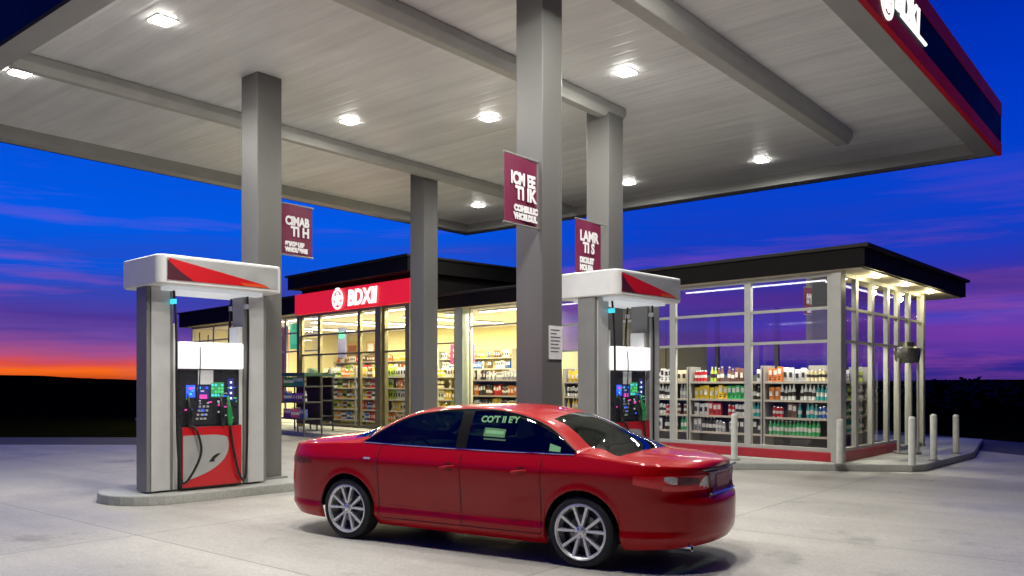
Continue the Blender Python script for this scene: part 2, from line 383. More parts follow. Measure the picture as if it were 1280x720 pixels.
uvbox(MB(), U0+.1, U1-.1, V0+.1, V1-.1, ZD+.3, ZD+.5).build('roof_deck', ROOFB, canopy, cbase)
rim = MB()
for a in ((U0, U1, V0, V0+.35), (U0, U1, V1-.35, V1), (U0, U0+.35, V0+.35, V1-.35), (U1-.35, U1, V0+.35, V1-.35)):
    uvbox(rim, *a, ZR, ZD+.16)
rim.build('rim', RIM, canopy, cbase)
fs = ((U0-.06, U1+.06, V0-.06, V0-.003), (U0-.06, U1+.06, V1+.003, V1+.06), (U0-.06, U0-.003, V0, V1), (U1+.003, U1+.06, V0, V1))
for a in fs:
    right = a is fs[0]
    f = uvbox(MB(), *a, ZR+.24 if right else ZR, ZT-.28).build('fascia', NAVY, canopy, cbase)
    lo = [a[0]-.012, a[1]+.012, a[2]-.012, a[3]+.012]
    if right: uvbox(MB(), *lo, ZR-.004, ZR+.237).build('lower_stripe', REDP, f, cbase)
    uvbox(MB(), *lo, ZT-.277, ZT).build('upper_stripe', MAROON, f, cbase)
for (v, w, h, u0, u1) in ((13.9, .34, .24, U0+.4, U1-.6), (8.3, .36, .24, U0+.4, 13.2), (5.55, .42, .26, U0+.4, 17.2)):
    b = MB(); prof = [(v-w/2, ZD-.004), (v-w/2, ZD-h*.55), (v-w/2+.10, ZD-h), (v+w/2-.10, ZD-h), (v+w/2, ZD-h*.55), (v+w/2, ZD-.004)]
    vs = [uv(u, pv, pz) for u in (u0, u1) for pv, pz in prof]
    b.add(vs, [(0, 1, 2, 3, 4, 5), (11, 10, 9, 8, 7, 6)] + [(i, i+6, (i+1) % 6+6, (i+1) % 6) for i in range(6)])
    b.build('beam', BEAM, canopy, cbase, bevel=.015)
# lit emblem and lettering on the fascia facing right
def fascia_pt(px, py):
    r = Vector(((px-CX)/FPX, 1, -(py-CY)/FPX)); t = (V0-.07)/(r.dot(V)); return r*t + UP*EYE
def emblem(parent, c, xa, ya, r, m, shift, name='emblem'):
    """a ring with a small crown of petals inside"""
    xa = Vector(xa); ya = Vector(ya); n = xa.cross(ya); mb = MB()
    def ringseg(r0, r1, a0, a1, k, cx=0, cy=0, z0=0, z1=.02):
        for i in range(k):
            A, B = lerp(a0, a1, i/k), lerp(a0, a1, (i+1)/k)
            q = [(r0, A), (r1, A), (r1, B), (r0, B)]
            pts = [c + xa*(cx+rr*math.cos(t)) + ya*(cy+rr*math.sin(t)) for rr, t in q]
            mb.add([p + n*z0 for p in pts] + [p + n*z1 for p in pts], [(0, 1, 2, 3), (7, 6, 5, 4), (0, 4, 5, 1), (1, 5, 6, 2), (2, 6, 7, 3), (3, 7, 4, 0)])
    ringseg(r*.80, r, 0, 2*math.pi, 28)
    for k in range(5):
        a = math.pi/2 + k*2*math.pi/5; ringseg(r*.13, r*.24, 0, 2*math.pi, 10, r*.46*math.cos(a), r*.46*math.sin(a))
    ringseg(0.001, r*.2, 0, 2*math.pi, 10)
    ringseg(r*.99, r*1.13, R(70), R(110), 5)
    return mb.build(name, m, parent, shift)
pE, pT = fascia_pt(1108, -4), fascia_pt(1131, 14)
emblem(canopy, Vector((pE.x, pE.y, pE.z)), U, UP, .30, SIGNW, cbase)
text('lettering', 'BDKI', .56, fascia_pt(1119, 8), U, UP, SIGNW, canopy, .015, .012, .15, 1.0, cbase)
q0, q1 = fascia_pt(1126, 18), fascia_pt(1157, 56); mb = MB(); mb.tube([q0, (q0+q1)/2 - UP*.0, q1], .028, 6); mb.build('light_strip', SIGNW, canopy, cbase)

# canopy lights: housing, lens and the lamp that does the lighting
LIGHTS = [(203, 30, 'canopy light nearest the upper left corner of the underside'), (25, 95, 'canopy light beside the left edge of the underside'), (437, 155, 'canopy light between the two left columns, right of the nearer one'),
          (611, 151, 'brightest canopy light, just left of the big front column'), (782, 94, 'canopy light right of the big front column, nearest the right beam'),
          (952, 203, 'canopy light closest to the right corner of the canopy'), (785, 231, 'canopy light just right of the rear right column'), (598, 259, 'canopy light at the far back corner, right of the rear left column')]
for i, (px, py, lab) in enumerate(LIGHTS):
    p = at_z(px, py, ZD-.06)
    t = thing('canopy_light', lab, 'light', (p.x, p.y, ZD), math.atan2(U.y, U.x), 'lights set in the canopy underside')
    if i == 0:
        MB().box((-.155, -.155, -.014), (.155, .155, -.002)).build('housing', FIXT, t, bevel=.012)
        MB().box((-.13, -.13, -.036), (.13, .13, -.0145)).build('lens', LEDW, t, bevel=.03)
        first = t
    else:
        for ch in [q for q in bpy.data.objects if q.parent == first and q.type == 'MESH']:
            c = ch.copy(); COL.objects.link(c); c.parent = t
    light('AREA', (0, 0, -.11), 120, (1, .972, .89), .30, parent=t)
# unseen lamps added over the forecourt front to brighten the car's near side
for (u, v) in ((7.2, 4.7), (9.1, 4.2), (5.5, 4.2), (5.5, 6.9), (5.5, 9.3)):
    p = uv(u, v, ZD)
    t = thing('canopy_light', 'unseen added canopy light brightening the near side of the car', 'light', p, math.atan2(U.y, U.x), 'lights set in the canopy underside')
    for ch in [q for q in bpy.data.objects if q.parent == first and q.type == 'MESH']:
        c = ch.copy(); COL.objects.link(c); c.parent = t
    light('AREA', (0, 0, -.11), 120, (1, .972, .89), .30, parent=t)

# columns
COLS = {'A': (327, 13.8, .46, .15, 'grey square canopy column on the island behind the left fuel pump'), 'B': (530, 19.9, .46, .012, 'grey square canopy column standing alone in front of the red shop sign'),
        'C': (674, 10.7, .42, .012, 'tallest grey canopy column, directly behind the red car, with a paper notice'), 'D': (756, 15.3, .48, .15, 'grey square canopy column rising behind the right fuel pump')}
CP = {}
ang = math.atan2(U.y, U.x)
for k, (px, Y, s, zb, lab) in COLS.items():
    p = at_y(px, Y, zb); CP[k] = (p, s)
    t = thing('canopy_column', lab, 'column', p, ang, 'columns holding up the canopy')
    h = s/2
    MB().box((-h, -h, .02), (h, h, ZD-zb-.003)).build('shaft', COLM, t, bevel=.012)
    MB().box((-h-.07, -h-.07, 0), (h+.07, h+.07, .03)).build('base_plate', GREYP, t, bevel=.005)
# banners on the columns
def banner(ck, s0, s1, z0, z1, sign, lines, label):
    p, s = CP[ck]; edge = p + U*(sign*s/2) - V*(s/2 - .06)
    a = edge + U*(sign*s0); b = edge + U*(sign*s1)
    if sign < 0: a, b = b, a
    t = thing('banner', label, 'banner', ((a.x+b.x)/2, (a.y+b.y)/2, z0), 0, 'maroon banners on the canopy columns'); sh = t.location.copy()
    mb = MB(); n = 8; L = (b-a).length
    pts = []
    for i in range(n+1):
        f = i/n; q = a.lerp(b, f) - V*(.012*math.sin(f*5))
        pts.append(q)
    for i in range(n):
        q, r_ = pts[i], pts[i+1]; th = V*.006
        mb.add([Vector((w.x, w.y, zz)) for w in (q-th, r_-th, r_+th, q+th) for zz in (z0, z1)], [(0, 2, 3, 1), (6, 4, 5, 7), (1, 3, 5, 7), (0, 6, 4, 2)] + ([(0, 1, 7, 6)] if i == 0 else []) + ([(2, 4, 5, 3)] if i == n-1 else []))
    mb.build('cloth', BANM, t, sh)
    H = z1-z0
    for txt, fx, fz, sz, sx in lines:
        text('lettering', txt, sz*H, Vector((a.x, a.y, z0+fz*H)) + U*(fx*L) - V*.026, U, UP, BANW, t, .002, .012*H, 0, sx, sh)
    for zz in (z0-.015, z1+.015):
        mb = MB(); st, en = edge, edge + U*(sign*(s1+.02)); mb.tube([Vector((st.x, st.y, zz)), Vector((en.x, en.y, zz))], .014, 8); mb.build('bracket', GREYP, t, sh)
banner('A', .03, .66, 3.86, 4.68, 1, [('CIMAB', .1, .60, .24, .82), ('TI H', .28, .38, .27, .9), ('SPIATS LEF', .1, .17, .115, .85), ('WHOLBSAIE', .1, .055, .115, .85)], 'maroon banner on the column behind the left fuel pump')
banner('C', .03, .66, 3.64, 4.44, -1, [('ICM EE', .14, .58, .25, .78), ('TI IK', .28, .36, .27, .9), ('COHBULIC', .24, .18, .12, .95), ('VHCRLDLIL', .24, .06, .12, .9)], 'maroon banner on the tall front column above the red car')
banner('D', .16, .94, 3.6, 4.5, -1, [('LAMR', .12, .62, .27, .9), ('TI S', .24, .40, .27, .9), ('DICRLET', .12, .20, .14, .85), ('MOLEIA', .12, .06, .14, .9)], 'maroon banner just above the right fuel pump')
# paper notice on the front column
p, s = CP['C']
c0 = p - V*(s/2+.004) + U*.02
nt_ = thing('notice', 'white paper notice fixed to the tall front column above the car roof', 'notice', (c0.x, c0.y, 2.02)); sh = nt_.location.copy()
mb = MB(); mb.add([c0 + U*a - V*b + UP*z for b in (0, .012) for z in (2.0, 2.42) for a in (-.11, .17)], [(0, 1, 3, 2), (4, 6, 7, 5), (0, 2, 6, 4), (1, 5, 7, 3), (2, 3, 7, 6), (0, 4, 5, 1)]); mb.build('sheet', PAPER, nt_, sh)
mb = MB()
for i in range(7): z = 2.36-i*.045; w = random.uniform(.12, .22); mb.add([c0 + U*a - V*.0145 + UP*zz for zz in (z, z+.014) for a in (-.08, -.08+w)], [(0, 1, 3, 2)])
mb.build('print', INK, nt_, sh)

# ------------------------------------------------------------------ islands
AX = Vector((.68, .733, 0)).normalized(); BX = Vector((-AX.y, AX.x, 0)); AANG = math.atan2(AX.y, AX.x)
def island(p, length, width, label):
    t = MB(); r = width/2; pl = []
    for k in range(13): a = R(90+180*k/12); pl.append((r*math.cos(a), r*math.sin(a)))
    for k in range(13): a = R(-90+180*k/12); pl.append((length+r*math.cos(a), r*math.sin(a)))
    o = t.prism(pl, .0, .15).build('pump_island', KERBM, bevel=.02); o.location = (p.x, p.y, .012); o.rotation_euler.z = AANG
    o.data.transform(Matrix.Translation((0, 0, -.012))); o['kind'] = 'structure'
PC1 = Vector((-4.62, 12.60, .15)); PC2 = Vector((1.82, 14.12, .15))
island(PC1 - AX*.60 + BX*.30, 3.4, 1.55, '')
island(PC2 - AX*.60 + BX*.30, 2.7, 1.55, '')

# ------------------------------------------------------------------ fuel pumps
def rrect(x0, x1, y0, y1, r, k=6):
    pl = []
    for cx, cy, a0 in ((x1-r, y1-r, 0), (x0+r, y1-r, 90), (x0+r, y0+r, 180), (x1-r, y0+r, 270)):
        for i in range(k+1): a = R(a0+90*i/k); pl.append((cx+r*math.cos(a), cy+r*math.sin(a)))
    return pl
def plate(mb, poly, y, th=.006):
    """polygon in (x, z) at depth y, thickness th towards -y"""
    n = len(poly); vs = [Vector((x, y, z)) for x, z in poly] + [Vector((x, y-th, z)) for x, z in poly]
    return mb.add(vs, [tuple(range(n)), tuple(range(2*n-1, n-1, -1))] + [(i, i+n, (i+1) % n+n, (i+1) % n) for i in range(n)])
def bez(p0, p1, p2, n=10): return [((1-t)**2*p0[0]+2*t*(1-t)*p1[0]+t*t*p2[0], (1-t)**2*p0[1]+2*t*(1-t)*p1[1]+t*t*p2[1]) for t in [i/n for i in range(n+1)]]
lit('key_lit', (.55, .6, .65), .5)
def make_pump():
    t = thing('fuel_pump', '', 'fuel pump', (0, 0, 0), AANG, 'fuel pumps under the canopy')
    z0 = 2.93; z1 = 3.34; hx, hy = .86, .63
    for sx in (-1, 1):
        x = sx*.66
        pl = MB().box((x-.17, -.17, .02), (x+.17, .17, z0)).build('pilaster', GREYP, t, bevel=.012)
        MB().box((x-.12, -.196, .03), (x+.12, -.172, z0-.003)).build('front_cladding', mat('cladding_light', (.58, .59, .59), .35, metal=.1, var=.04), pl, bevel=.006)
        MB().box((x-sx*.205-.033, -.15, .02), (x-sx*.205+.033, .13, 2.42)).build('inner_post', WHITE, t, bevel=.01)
    hd = MB().prism(rrect(-hx, hx, -hy, hy, .14), z0, z1).build('header', WHITE, t, smooth=35, bevel=.02)
    MB().prism(rrect(-hx+.2, hx-.2, -hy+.2, hy-.2, .05), z0-.05, z0-.003).build('header_light', lit('header_glow', (.9, .95, 1), .35), hd)
    a0, a1, b0, b1 = -hx+.10, hx-.10, z0+.05, z1-.045
    for fl in (0, 1):
        def fin(mb): 
            if fl: mb.v = [Vector((-p.x, -p.y, p.z)) for p in mb.v]
            return mb
        fin(plate(MB(), [(a0, b0), (a1, b0), (a1, b1), (a0, b1)], -hy-.001, .006)).build('sign_panel', SILV, hd)
        sw = [(a0, b0+.008), (a1-.12, b0+.008)] + bez((a1-.2, b0+.05), (lerp(a0, a1, .5), b0+.17), (a0+.02, b1-.008), 12)
        fin(plate(MB(), sw, -hy-.0075, .004)).build('swoosh', PRED, hd)
        fin(plate(MB(), [(a0+.004, b0+.012)] + bez((a0+.34, b0+.012), (a0+.16, b0+.12), (a0+.004, b1-.03), 8), -hy-.0118, .003)).build('dark_flash', PMAR, hd)
        fin(plate(MB(), [(a1-.5, b0+.012), (a1-.14, b0+.012)] + bez((a1-.2, b0+.045), (a1-.4, b0+.06), (a1-.55, b0+.055), 8), -hy-.0118, .003)).build('orange_flash', PORANGE, hd)
    # centre cabinet
    cw = .415
    MB().box((-cw, -.26, .02), (cw, .26, .93)).build('lower_cabinet', BLACK, t, bevel=.01)
    MB().box((-cw, -.19, .932), (cw, .19, 1.77)).build('console', mat('console_dark', (.03, .032, .04), .3), t, bevel=.01)
    ds = MB().box((-.44, -.28, 1.772), (.44, .28, 2.16)).build('display', DISPW, t, bevel=.02)
    MB().box((-.24, -.288, 1.82), (.24, -.2815, 2.12)).build('price_screen', lit('screen_white', (1, .92, .95), 1.15), ds)
    for fl in (0, 1):
        def fin(mb):
            if fl: mb.v = [Vector((-p.x, -p.y, p.z)) for p in mb.v]
            return mb
        fin(plate(MB(), [(-cw+.005, .05), (cw-.005, .05), (cw-.005, .92), (-cw+.005, .92)], -.262, .008)).build('red_panel', PRED, t)
        sil = [(-cw+.012, .10)] + bez((-cw+.012, .14), (.26, .30), (.22, .68), 12) + bez((.20, .76), (.12, .80), (-.05, .80), 6) + [(-cw+.012, .80)]
        fin(plate(MB(), sil, -.2705, .006)).build('silver_panel', SILV, t)
        fin(plate(MB(), [(-.06, .40)] + bez((.0, .48), (.05, .52), (.10, .52), 5) + [(.09, .50), (.02, .44), (.02, .40)], -.2768, .003)).build('mark', BLACK, t)
        y = -.191
        for (x, z, w, h, m, nm) in ((-.27, 1.44, .12, .18, SBLUE, 'screen'), (-.10, 1.42, .16, .20, SNAVY, 'screen'), (-.10, 1.36, .10, .06, SPINK, 'screen'), (.10, 1.46, .18, .22, lit('screen_teal', (.04, .28, .12), .8), 'screen'), (.29, 1.46, .09, .34, SNAVY, 'screen')):
            fin(plate(MB(), [(x-w/2, z-h/2), (x+w/2, z-h/2), (x+w/2, z+h/2), (x-w/2, z+h/2)], y - (.007 if m in (SPINK,) else 0), .006)).build(nm, m, t)
        ic = MB(); 
        for (x, z, m) in [(.03+.045*i, 1.38+.05*j, m) for i in range(4) for j, m in enumerate((SCYAN, SGREEN, SGREEN, SCYAN)) if (i*3+j) % 4 != 1] + [(.29, 1.33+.08*k, lit('dot_white', (.8, .9, 1), 1.2)) for k in range(4)] + [(-.27, 1.40, SCYAN), (-.27, 1.48, SCYAN), (-.15, 1.49, SCYAN), (-.05, 1.49, SBLUE)]:
            ic.use(m); plate(ic, [(x-.014, z-.015), (x+.014, z-.015), (x+.014, z+.015), (x-.014, z+.015)], y-.007, .003)
        rn = random.Random(5)
        for _ in range(46):
            x = rn.uniform(-.38, .38); z = rn.uniform(1.02, 1.52)
            ic.use(rn.choice((SNAVY, SNAVY, SBLUE, SGREEN, SPINK, MATS['key_lit'], MATS['key_lit'])))
            w_, h_ = rn.uniform(.006, .026), rn.uniform(.005, .016)
            plate(ic, [(x-w_, z-h_), (x+w_, z-h_), (x+w_, z+h_), (x-w_, z+h_)], y-.0001, .0035+.0003*_)
        fin(ic).build('screen_icons', None, t)
        fin(plate(MB(), [(-.17, 1.54), (.04, 1.54), (.04, 1.75), (-.17, 1.75)], y, .006)).build('price_card', PAPER, t)
        kb = MB(); kb.use(mat('key_grey', (.45, .46, .48), .4))
        for i in range(4):
            for j in range(3): x = -.2+.055*j+.012*i; z = 1.02+.06*i; plate(kb, [(x, z), (x+.032, z), (x+.032, z+.03), (x, z+.03)], y-.0, .012)
        fin(kb).build('keypad', None, t)
        # nozzles in their boots and hoses
        for (x, m) in ((.13, BLACK), (.235, PGREEN), (-.315, BLACK)):
            nz = MB()
            nz.tube([(x, y-.05, 1.28), (x, y-.08, 1.12), (x, y-.10, .98), (x, y-.09, .92)], [.022, .035, .04, .02], 8)
            nz.tube([(x, y-.05, 1.28), (x, y-.03, 1.36), (x, y-.01, 1.40)], [.018, .014, .012], 8)
            nz.tube([(x, y-.10, 1.22), (x, y-.15, 1.10), (x, y-.11, .99)], .010, 6)
            fin(nz).build('nozzle', m, t, smooth=50)
        def hose(pts, r=.017):
            P = []
            for i in range(len(pts)-1):
                q0 = Vector(pts[max(i-1, 0)]); q1 = Vector(pts[i]); q2 = Vector(pts[i+1]); q3 = Vector(pts[min(i+2, len(pts)-1)])
                for k in range(7):
                    u = k/7; P.append(.5*((2*q1)+(q2-q0)*u+(2*q0-5*q1+4*q2-q3)*u*u+(3*q1-q0-3*q2+q3)*u**3))
            P.append(Vector(pts[-1])); mb = MB(); mb.tube(P, r, 8); fin(mb).build('hose', RUBBER, t, smooth=60)
        hose([(-.52, -.26, z0-.02), (-.50, -.29, 2.3), (-.50, -.30, 1.5), (-.49, -.31, .7), (-.45, -.34, .16), (-.34, -.36, .22), (-.20, -.36, .55), (-.24, -.33, .85), (-.315, -.29, .95)])
        hose([(.50, -.26, z0-.02), (.50, -.29, 2.4), (.485, -.30, 1.5), (.47, -.31, .6), (.43, -.33, .12), (.34, -.34, .2), (.27, -.31, .6), (.235, -.29, .93)])
        hose([(-.17, -.24, 2.3), (-.19, -.31, 1.9), (-.2, -.30, 1.5), (-.22, -.3, 1.2)], .008)
        for x in (-.52, .50): 
            cl = MB().box((x-.022, -.30, z0-.24), (x+.022, -.2, z0-.17)); fin(cl).build('hose_clamp', SCYAN if x < 0 and not fl else SILV, t)
    return t
pump = make_pump()
pump.location = PC1; pump.scale = (1.13, 1, 1); pump['label'] = 'left white fuel pump with red swoosh header, standing clear on its kerbed island'
p2 = copy_tree(pump); p2.location = PC2; p2['label'] = 'right white fuel pump with red swoosh header, half hidden by the car roof'
#STORE-BEGIN
# ------------------------------------------------------------------ the shop
K = Vector((6.41, 16.5, 0))
DF = Vector((-.686, .728, 0)).normalized(); DS = Vector((.653, .757, 0)).normalized()
NF = Vector((-DF.y, DF.x, 0))                                     # outward from the front
NS = Vector((DS.y, -DS.x, 0))
def sf(t, off=0.0, z=0.0): return K + DF*t + NF*off + UP*z
def ss(t, off=0.0, z=0.0): return K + DS*t + NS*off + UP*z
def t_at(px, off=0.0):
    """where along the (offset) front line a photo column falls"""
    a = K + NF*off; k = (px-CX)/FPX
    return (k*a.y - a.x)/(DF.x - k*DF.y)
ZF, ZG, ZRT = .15, 3.9, 4.36
sb = sf(12, -3, ZF)
shop = thing('shop_building', 'glass fronted shop with flat black roof and lit red sign tower', 'shop', sb)
TW0, TW1, TO = t_at(514, .9), t_at(374, .9), .9
TEND = 31.0; DEPTH = 5.7; MDEP = 8.0
def pxy(*ps): return [(p.x, p.y) for p in ps]
# pavements round the shop
pv = MB(); edge = [Vector((10.45, 19.0, 0)), Vector((7.95, 16.15, 0)), Vector((7.62, 16.02, 0)), Vector((4.34, 16.45, 0)), Vector((3.6, 16.9, 0)), sf(6, 1.5), sf(TW0-.3, 2.6), sf(TEND, 2.6), sf(TEND+.5, -9), ss(9.5, .6)]
pv.prism(pxy(*edge), .0, ZF).build('pavement', KERBM, bevel=.025)['kind'] = 'structure'
# floors
MB().prism(pxy(sf(.1, -.1), sf(TEND, -.1), sf(TEND, -MDEP), sf(8.4, -MDEP), sf(8.4, -DEPTH+.1), ss(DEPTH-.1, -.1)), ZF+.002, ZF+.02).build('floor', TILE, shop, sb)
# red plinth
MB().obox(sf(0, .0), sf(8.3, .0), .16, ZF, .33, .0).build('plinth', REDB, shop, sb, bevel=.008)
MB().obox(ss(.09, 0), ss(3.6, 0), .16, ZF, .33, .0).build('plinth', REDB, shop, sb, bevel=.008)
def window(P, Q, zs, z0, fm, panes, w=.075, d=.09):
    """frame between P and Q with horizontal bars at heights zs (first = sill, last = head); one pane between each pair"""
    mb = MB(); P = Vector((P.x, P.y, 0)); Q = Vector((Q.x, Q.y, 0)); dd = (Q-P).normalized()
    mb.obox(P, P+dd*w, d, zs[0], zs[-1]); mb.obox(Q-dd*w, Q, d, zs[0], zs[-1])
    for i, z in enumerate(zs):
        ww = w if i in (0, len(zs)-1) else w*.75
        lo = z if i == 0 else (z-ww if i == len(zs)-1 else z-ww/2)
        mb.obox(P+dd*w, Q-dd*w, d*.86, lo, lo+ww)
    fr = mb.build('window', fm, shop, sb)
    for i in range(len(zs)-1):
        a, b = P+dd*w*.9, Q-dd*w*.9
        me = MB().add([a+UP*(zs[i]+.01), b+UP*(zs[i]+.01), b+UP*(zs[i+1]-.01), a+UP*(zs[i+1]-.01)], [(0, 1, 2, 3)]).build('pane', panes[i], fr, sb)
    return fr
def post(P, w, z0, z1, m, dirv=DF):
    MB().obox(P - dirv*(w/2), P + dirv*(w/2), w, z0, z1).build('post', m, shop, sb, bevel=.01)
# pavilion front
zs = [.335, 2.54, 3.2, ZG]
for a, b in ((.13, 1.98), (1.98, 3.92), (3.92, 5.9), (5.9, 8.25)):
    window(sf(a), sf(b), zs, .33, ALU, (G_LOW, G_UP, G_UP))
post(sf(0, 0) , .21, ZF, ZG, ALU)
# pavilion side
cuts = [.13, .95, 1.95, 3.0, 3.75, 4.6, 5.7]
for a, b in zip(cuts, cuts[1:]):
    window(ss(a), ss(b), [ZF+.185, 2.54, 3.2, ZG] if b < 3.8 else [ZF+.02, 2.54, 3.2, ZG], .33, ALU, (G_LOW, G_UP, G_UP))
post(ss(DEPTH), .16, ZF, ZG, ALU, DS)
# pavilion back wall is glass too: the sky shows through
bk0, bk1 = ss(DEPTH), sf(8.4, -DEPTH)
for i in range(4):
    window(bk0.lerp(bk1, i/4), bk0.lerp(bk1, (i+1)/4), [ZF+.02, ZG], .33, mat('frame_dark', (.05, .05, .06), .5), (G_LOW,), .06)
# partition between pavilion and main room, main room walls
MB().obox(sf(8.4, -.15), sf(8.4, -MDEP), .12, ZF+.02, ZG-.01).build('wall', CREAM, shop, sb)
MB().obox(sf(8.47, -MDEP), sf(TEND, -MDEP), .15, ZF+.02, ZG+.3).build('wall', CREAM, shop, sb)
MB().obox(sf(TEND, -.06), sf(TEND, -MDEP), .15, ZF+.02, ZG+.3).build('wall', CREAM, shop, sb)
# pavilion dark ceiling, main ceiling
MB().prism(pxy(sf(.2, -.2), sf(8.33, -.2), sf(8.33, -DEPTH+.1), ss(DEPTH-.2, -.2)), ZG-.02, ZG-.003).build('ceiling', DARKC, shop, sb)
for ta, tb, zc in ((8.47, TW0-.03, ZG-.05), (TW0-.02, TW1+.02, 4.06), (TW1+.03, TEND-.1, ZG+.31)):
    o1 = .75 if zc == 4.06 else -.1
    MB().prism(pxy(sf(ta, o1), sf(tb, o1), sf(tb, -MDEP+.1), sf(ta, -MDEP+.1)), zc, zc+.02).build('ceiling', CEILM, shop, sb)
# main room front, right of the tower
t588, t570 = t_at(588), t_at(571)
window(sf(8.55), sf(t588), [.30, 3.35, ZG+.02], .3, ALU, (G_LOW, G_LOW), .06)
post(sf((t588+t570)/2, .02), .34, ZF, ZG+.02, mat('post_green_grey', (.30, .34, .31), .4))
window(sf(t570+.02), sf(TW0), [.30, 2.9, ZG+.02], .3, BRONZE, (G_LOW, G_LOW), .06)
# tower front with the entrance doors
tcuts = [TW0+.05, t_at(477, TO), t_at(450, TO), t_at(400, TO), t_at(378, TO)]
ztop = 4.10
post(sf(TW0+.06, TO), .2, ZF, ztop, BRONZE); post(sf(tcuts[1], TO), .3, ZF, ztop, BRONZE); post(sf(TW1-.1, TO), .2, ZF, ztop, BRONZE)
zz = [.25, 2.68, 3.36, ztop]
window(sf(tcuts[0]+.12, TO), sf(tcuts[1]-.16, TO), zz, .2, BRONZE, (G_LOW,)*3)
window(sf(tcuts[1]+.16, TO), sf(tcuts[2], TO), zz, .2, BRONZE, (G_LOW,)*3)
window(sf(tcuts[2], TO), sf(tcuts[3], TO), zz, .2, BRONZE, (G_LOW,)*3)
window(sf(tcuts[3], TO), sf(TW1-.2, TO), zz, .2, BRONZE, (G_LOW,)*3)
for tt in (TW0, TW1):                                             # tower cheeks
    window(sf(tt, .05), sf(tt, TO-.1), zz, .2, BRONZE, (G_LOW,)*3, .05)
# left wing
lc = [TW1+.1, t_at(358), t_at(335), t_at(312), t_at(290), t_at(268), TEND]
for a, b in zip(lc, lc[1:]):
    window(sf(a), sf(b), [.3, 2.9, 3.6, ZG+.35], .3, ALU, (G_LOW,)*3, .08)
# roofs: fascia boards with a raised lip and cream soffits
def roof(corners, z0, z1, name='roof', soff=True, inset=.5):
    mb = MB(); mb.use(ROOFB); mb.prism(pxy(*corners), z0+.02, z1-.07); mb.use(ROOFL)
    c = sum(corners, Vector())/len(corners)
    out = [p + (p-c).normalized()*.10 for p in corners]
    mb.prism(pxy(*out), z1-.07, z1)
    r_ = mb.build(name, None, shop, sb, bevel=.008)
    if soff:
        ins = [p + (c-p).normalized()*.09 for p in corners]
        MB().prism(pxy(*ins), z0, z0+.018).build('soffit', SOFF, r_, sb)
corn = lambda o: K + NF*.30*o + NS*.63*o
roof([K + NF*.30 + NS*.63, ss(7.4, .63), sf(TW0+.2, -MDEP-.2), sf(TW0+.2, .30)], ZG, ZRT)
roof([sf(TW0-.25, TO+.32), sf(TW0-.25, -6.0), sf(TW1+.25, -6.0), sf(TW1+.25, TO+.32)], 5.0, 5.52, 'tower_roof', False)
roof([sf(TW1+.05, .4), sf(TW1+.05, -MDEP-.2), sf(TEND+.6, -MDEP-.2), sf(TEND+.6, .4)], ZG+.37, ZRT+.6)
# tower body above the glass, lit red sign box on its front
MB().prism(pxy(sf(TW0-.02, TO-.12), sf(TW0-.02, -5.8), sf(TW1+.02, -5.8), sf(TW1+.02, TO-.12)), ztop+.02, 5.015).build('tower_wall', ROOFB, shop, sb)
sg = sf((TW0+TW1)/2, TO+.02, ztop)
sign = thing('shop_sign', 'lit red sign band with white ring emblem and white letters on the shop tower', 'sign', sg)
MB().obox(sf(TW0-.1, TO), sf(TW1+.1, TO), .2, ztop+.03, 4.84, .02).build('panel', SIGNR, sign, sg, bevel=.01)
te, tl = t_at(424, TO+.1), t_at(436, TO+.1)
XA = -DF
emblem(sign, sf(te, TO+.155, 4.48), XA, UP, .34, SIGNW, sg)
text('lettering', 'BDXII', .70, sf(tl, TO+.155, 4.24), XA, UP, SIGNW, sign, .012, .022, .12, .95, sg)
# ---- things in the shop
def lamp_bar(P, Q, z, power, label, col=(1, .93, .78), w=.10, strength=6.0):
    c = (P+Q)/2; L = (Q-P).length; a = math.atan2((Q-P).y, (Q-P).x)
    t = thing('strip_light', label, 'light', (c.x, c.y, z), a, 'strip lights in the shop')
    MB().box((-L/2, -w/2, .0), (L/2, w/2, .04)).build('housing', FIXT, t)
    MB().box((-L/2+.02, -w/2+.015, -.025), (L/2-.02, w/2-.015, -.001)).build('tube', mat('tube_glow', (.9, .9, .9), .4, emit=(1, .95, .82), estr=strength), t)
    light('AREA', (0, 0, -.04), power, col, L*.95, w, parent=t)
lamp_bar(sf(3.8, -.32), sf(.4, -.32), 3.80, 230, 'long strip light along the top of the pavilion front glass, right half')
lamp_bar(sf(8.0, -.32), sf(4.4, -.32), 3.80, 230, 'long strip light along the top of the pavilion front glass, left half')
lamp_bar(ss(4.9, -.45), ss(.6, -.45), 3.80, 150, 'strip light along the top of the pavilion side glass')
k = 0
for t0, lab in ((10.2, 'ceiling strip light right of the shop tower'), (13.4, 'ceiling strip light behind the rear left column'), (16.3, 'ceiling strip light above the shop entrance'), (19.3, 'ceiling strip light behind the sign emblem'), (22.6, 'ceiling strip light just left of the shop tower'), (26.5, 'ceiling strip light in the left wing of the shop')):
    lamp_bar(sf(t0, -1.4), sf(t0, -6.2), (ZG-.11 if t0 < TW0 else 4.0 if t0 < TW1 else ZG+.25), 520, lab, (1, .90, .56), .3, 5.0)
for ta, tb, o1, z1, lab in ((9.0, t588, -.35, ZG-.10, 'strip light inside the window left of the tall front column'), (t570+.2, TW0-.1, -.35, ZG-.10, 'strip light inside the window right of the rear left column'), (TW0+.4, TW0+3.0, TO-.35, 4.0, 'strip light inside the tower front, entrance side'), (TW0+3.4, TW1-.4, TO-.35, 4.0, 'strip light inside the tower front, below the emblem'), (TW1+.5, TW1+3.6, -.35, ZG+.25, 'strip light inside the left wing glass')):
    lamp_bar(sf(tb, o1), sf(ta, o1), z1, 75*(tb-ta), lab, (1, .90, .60))
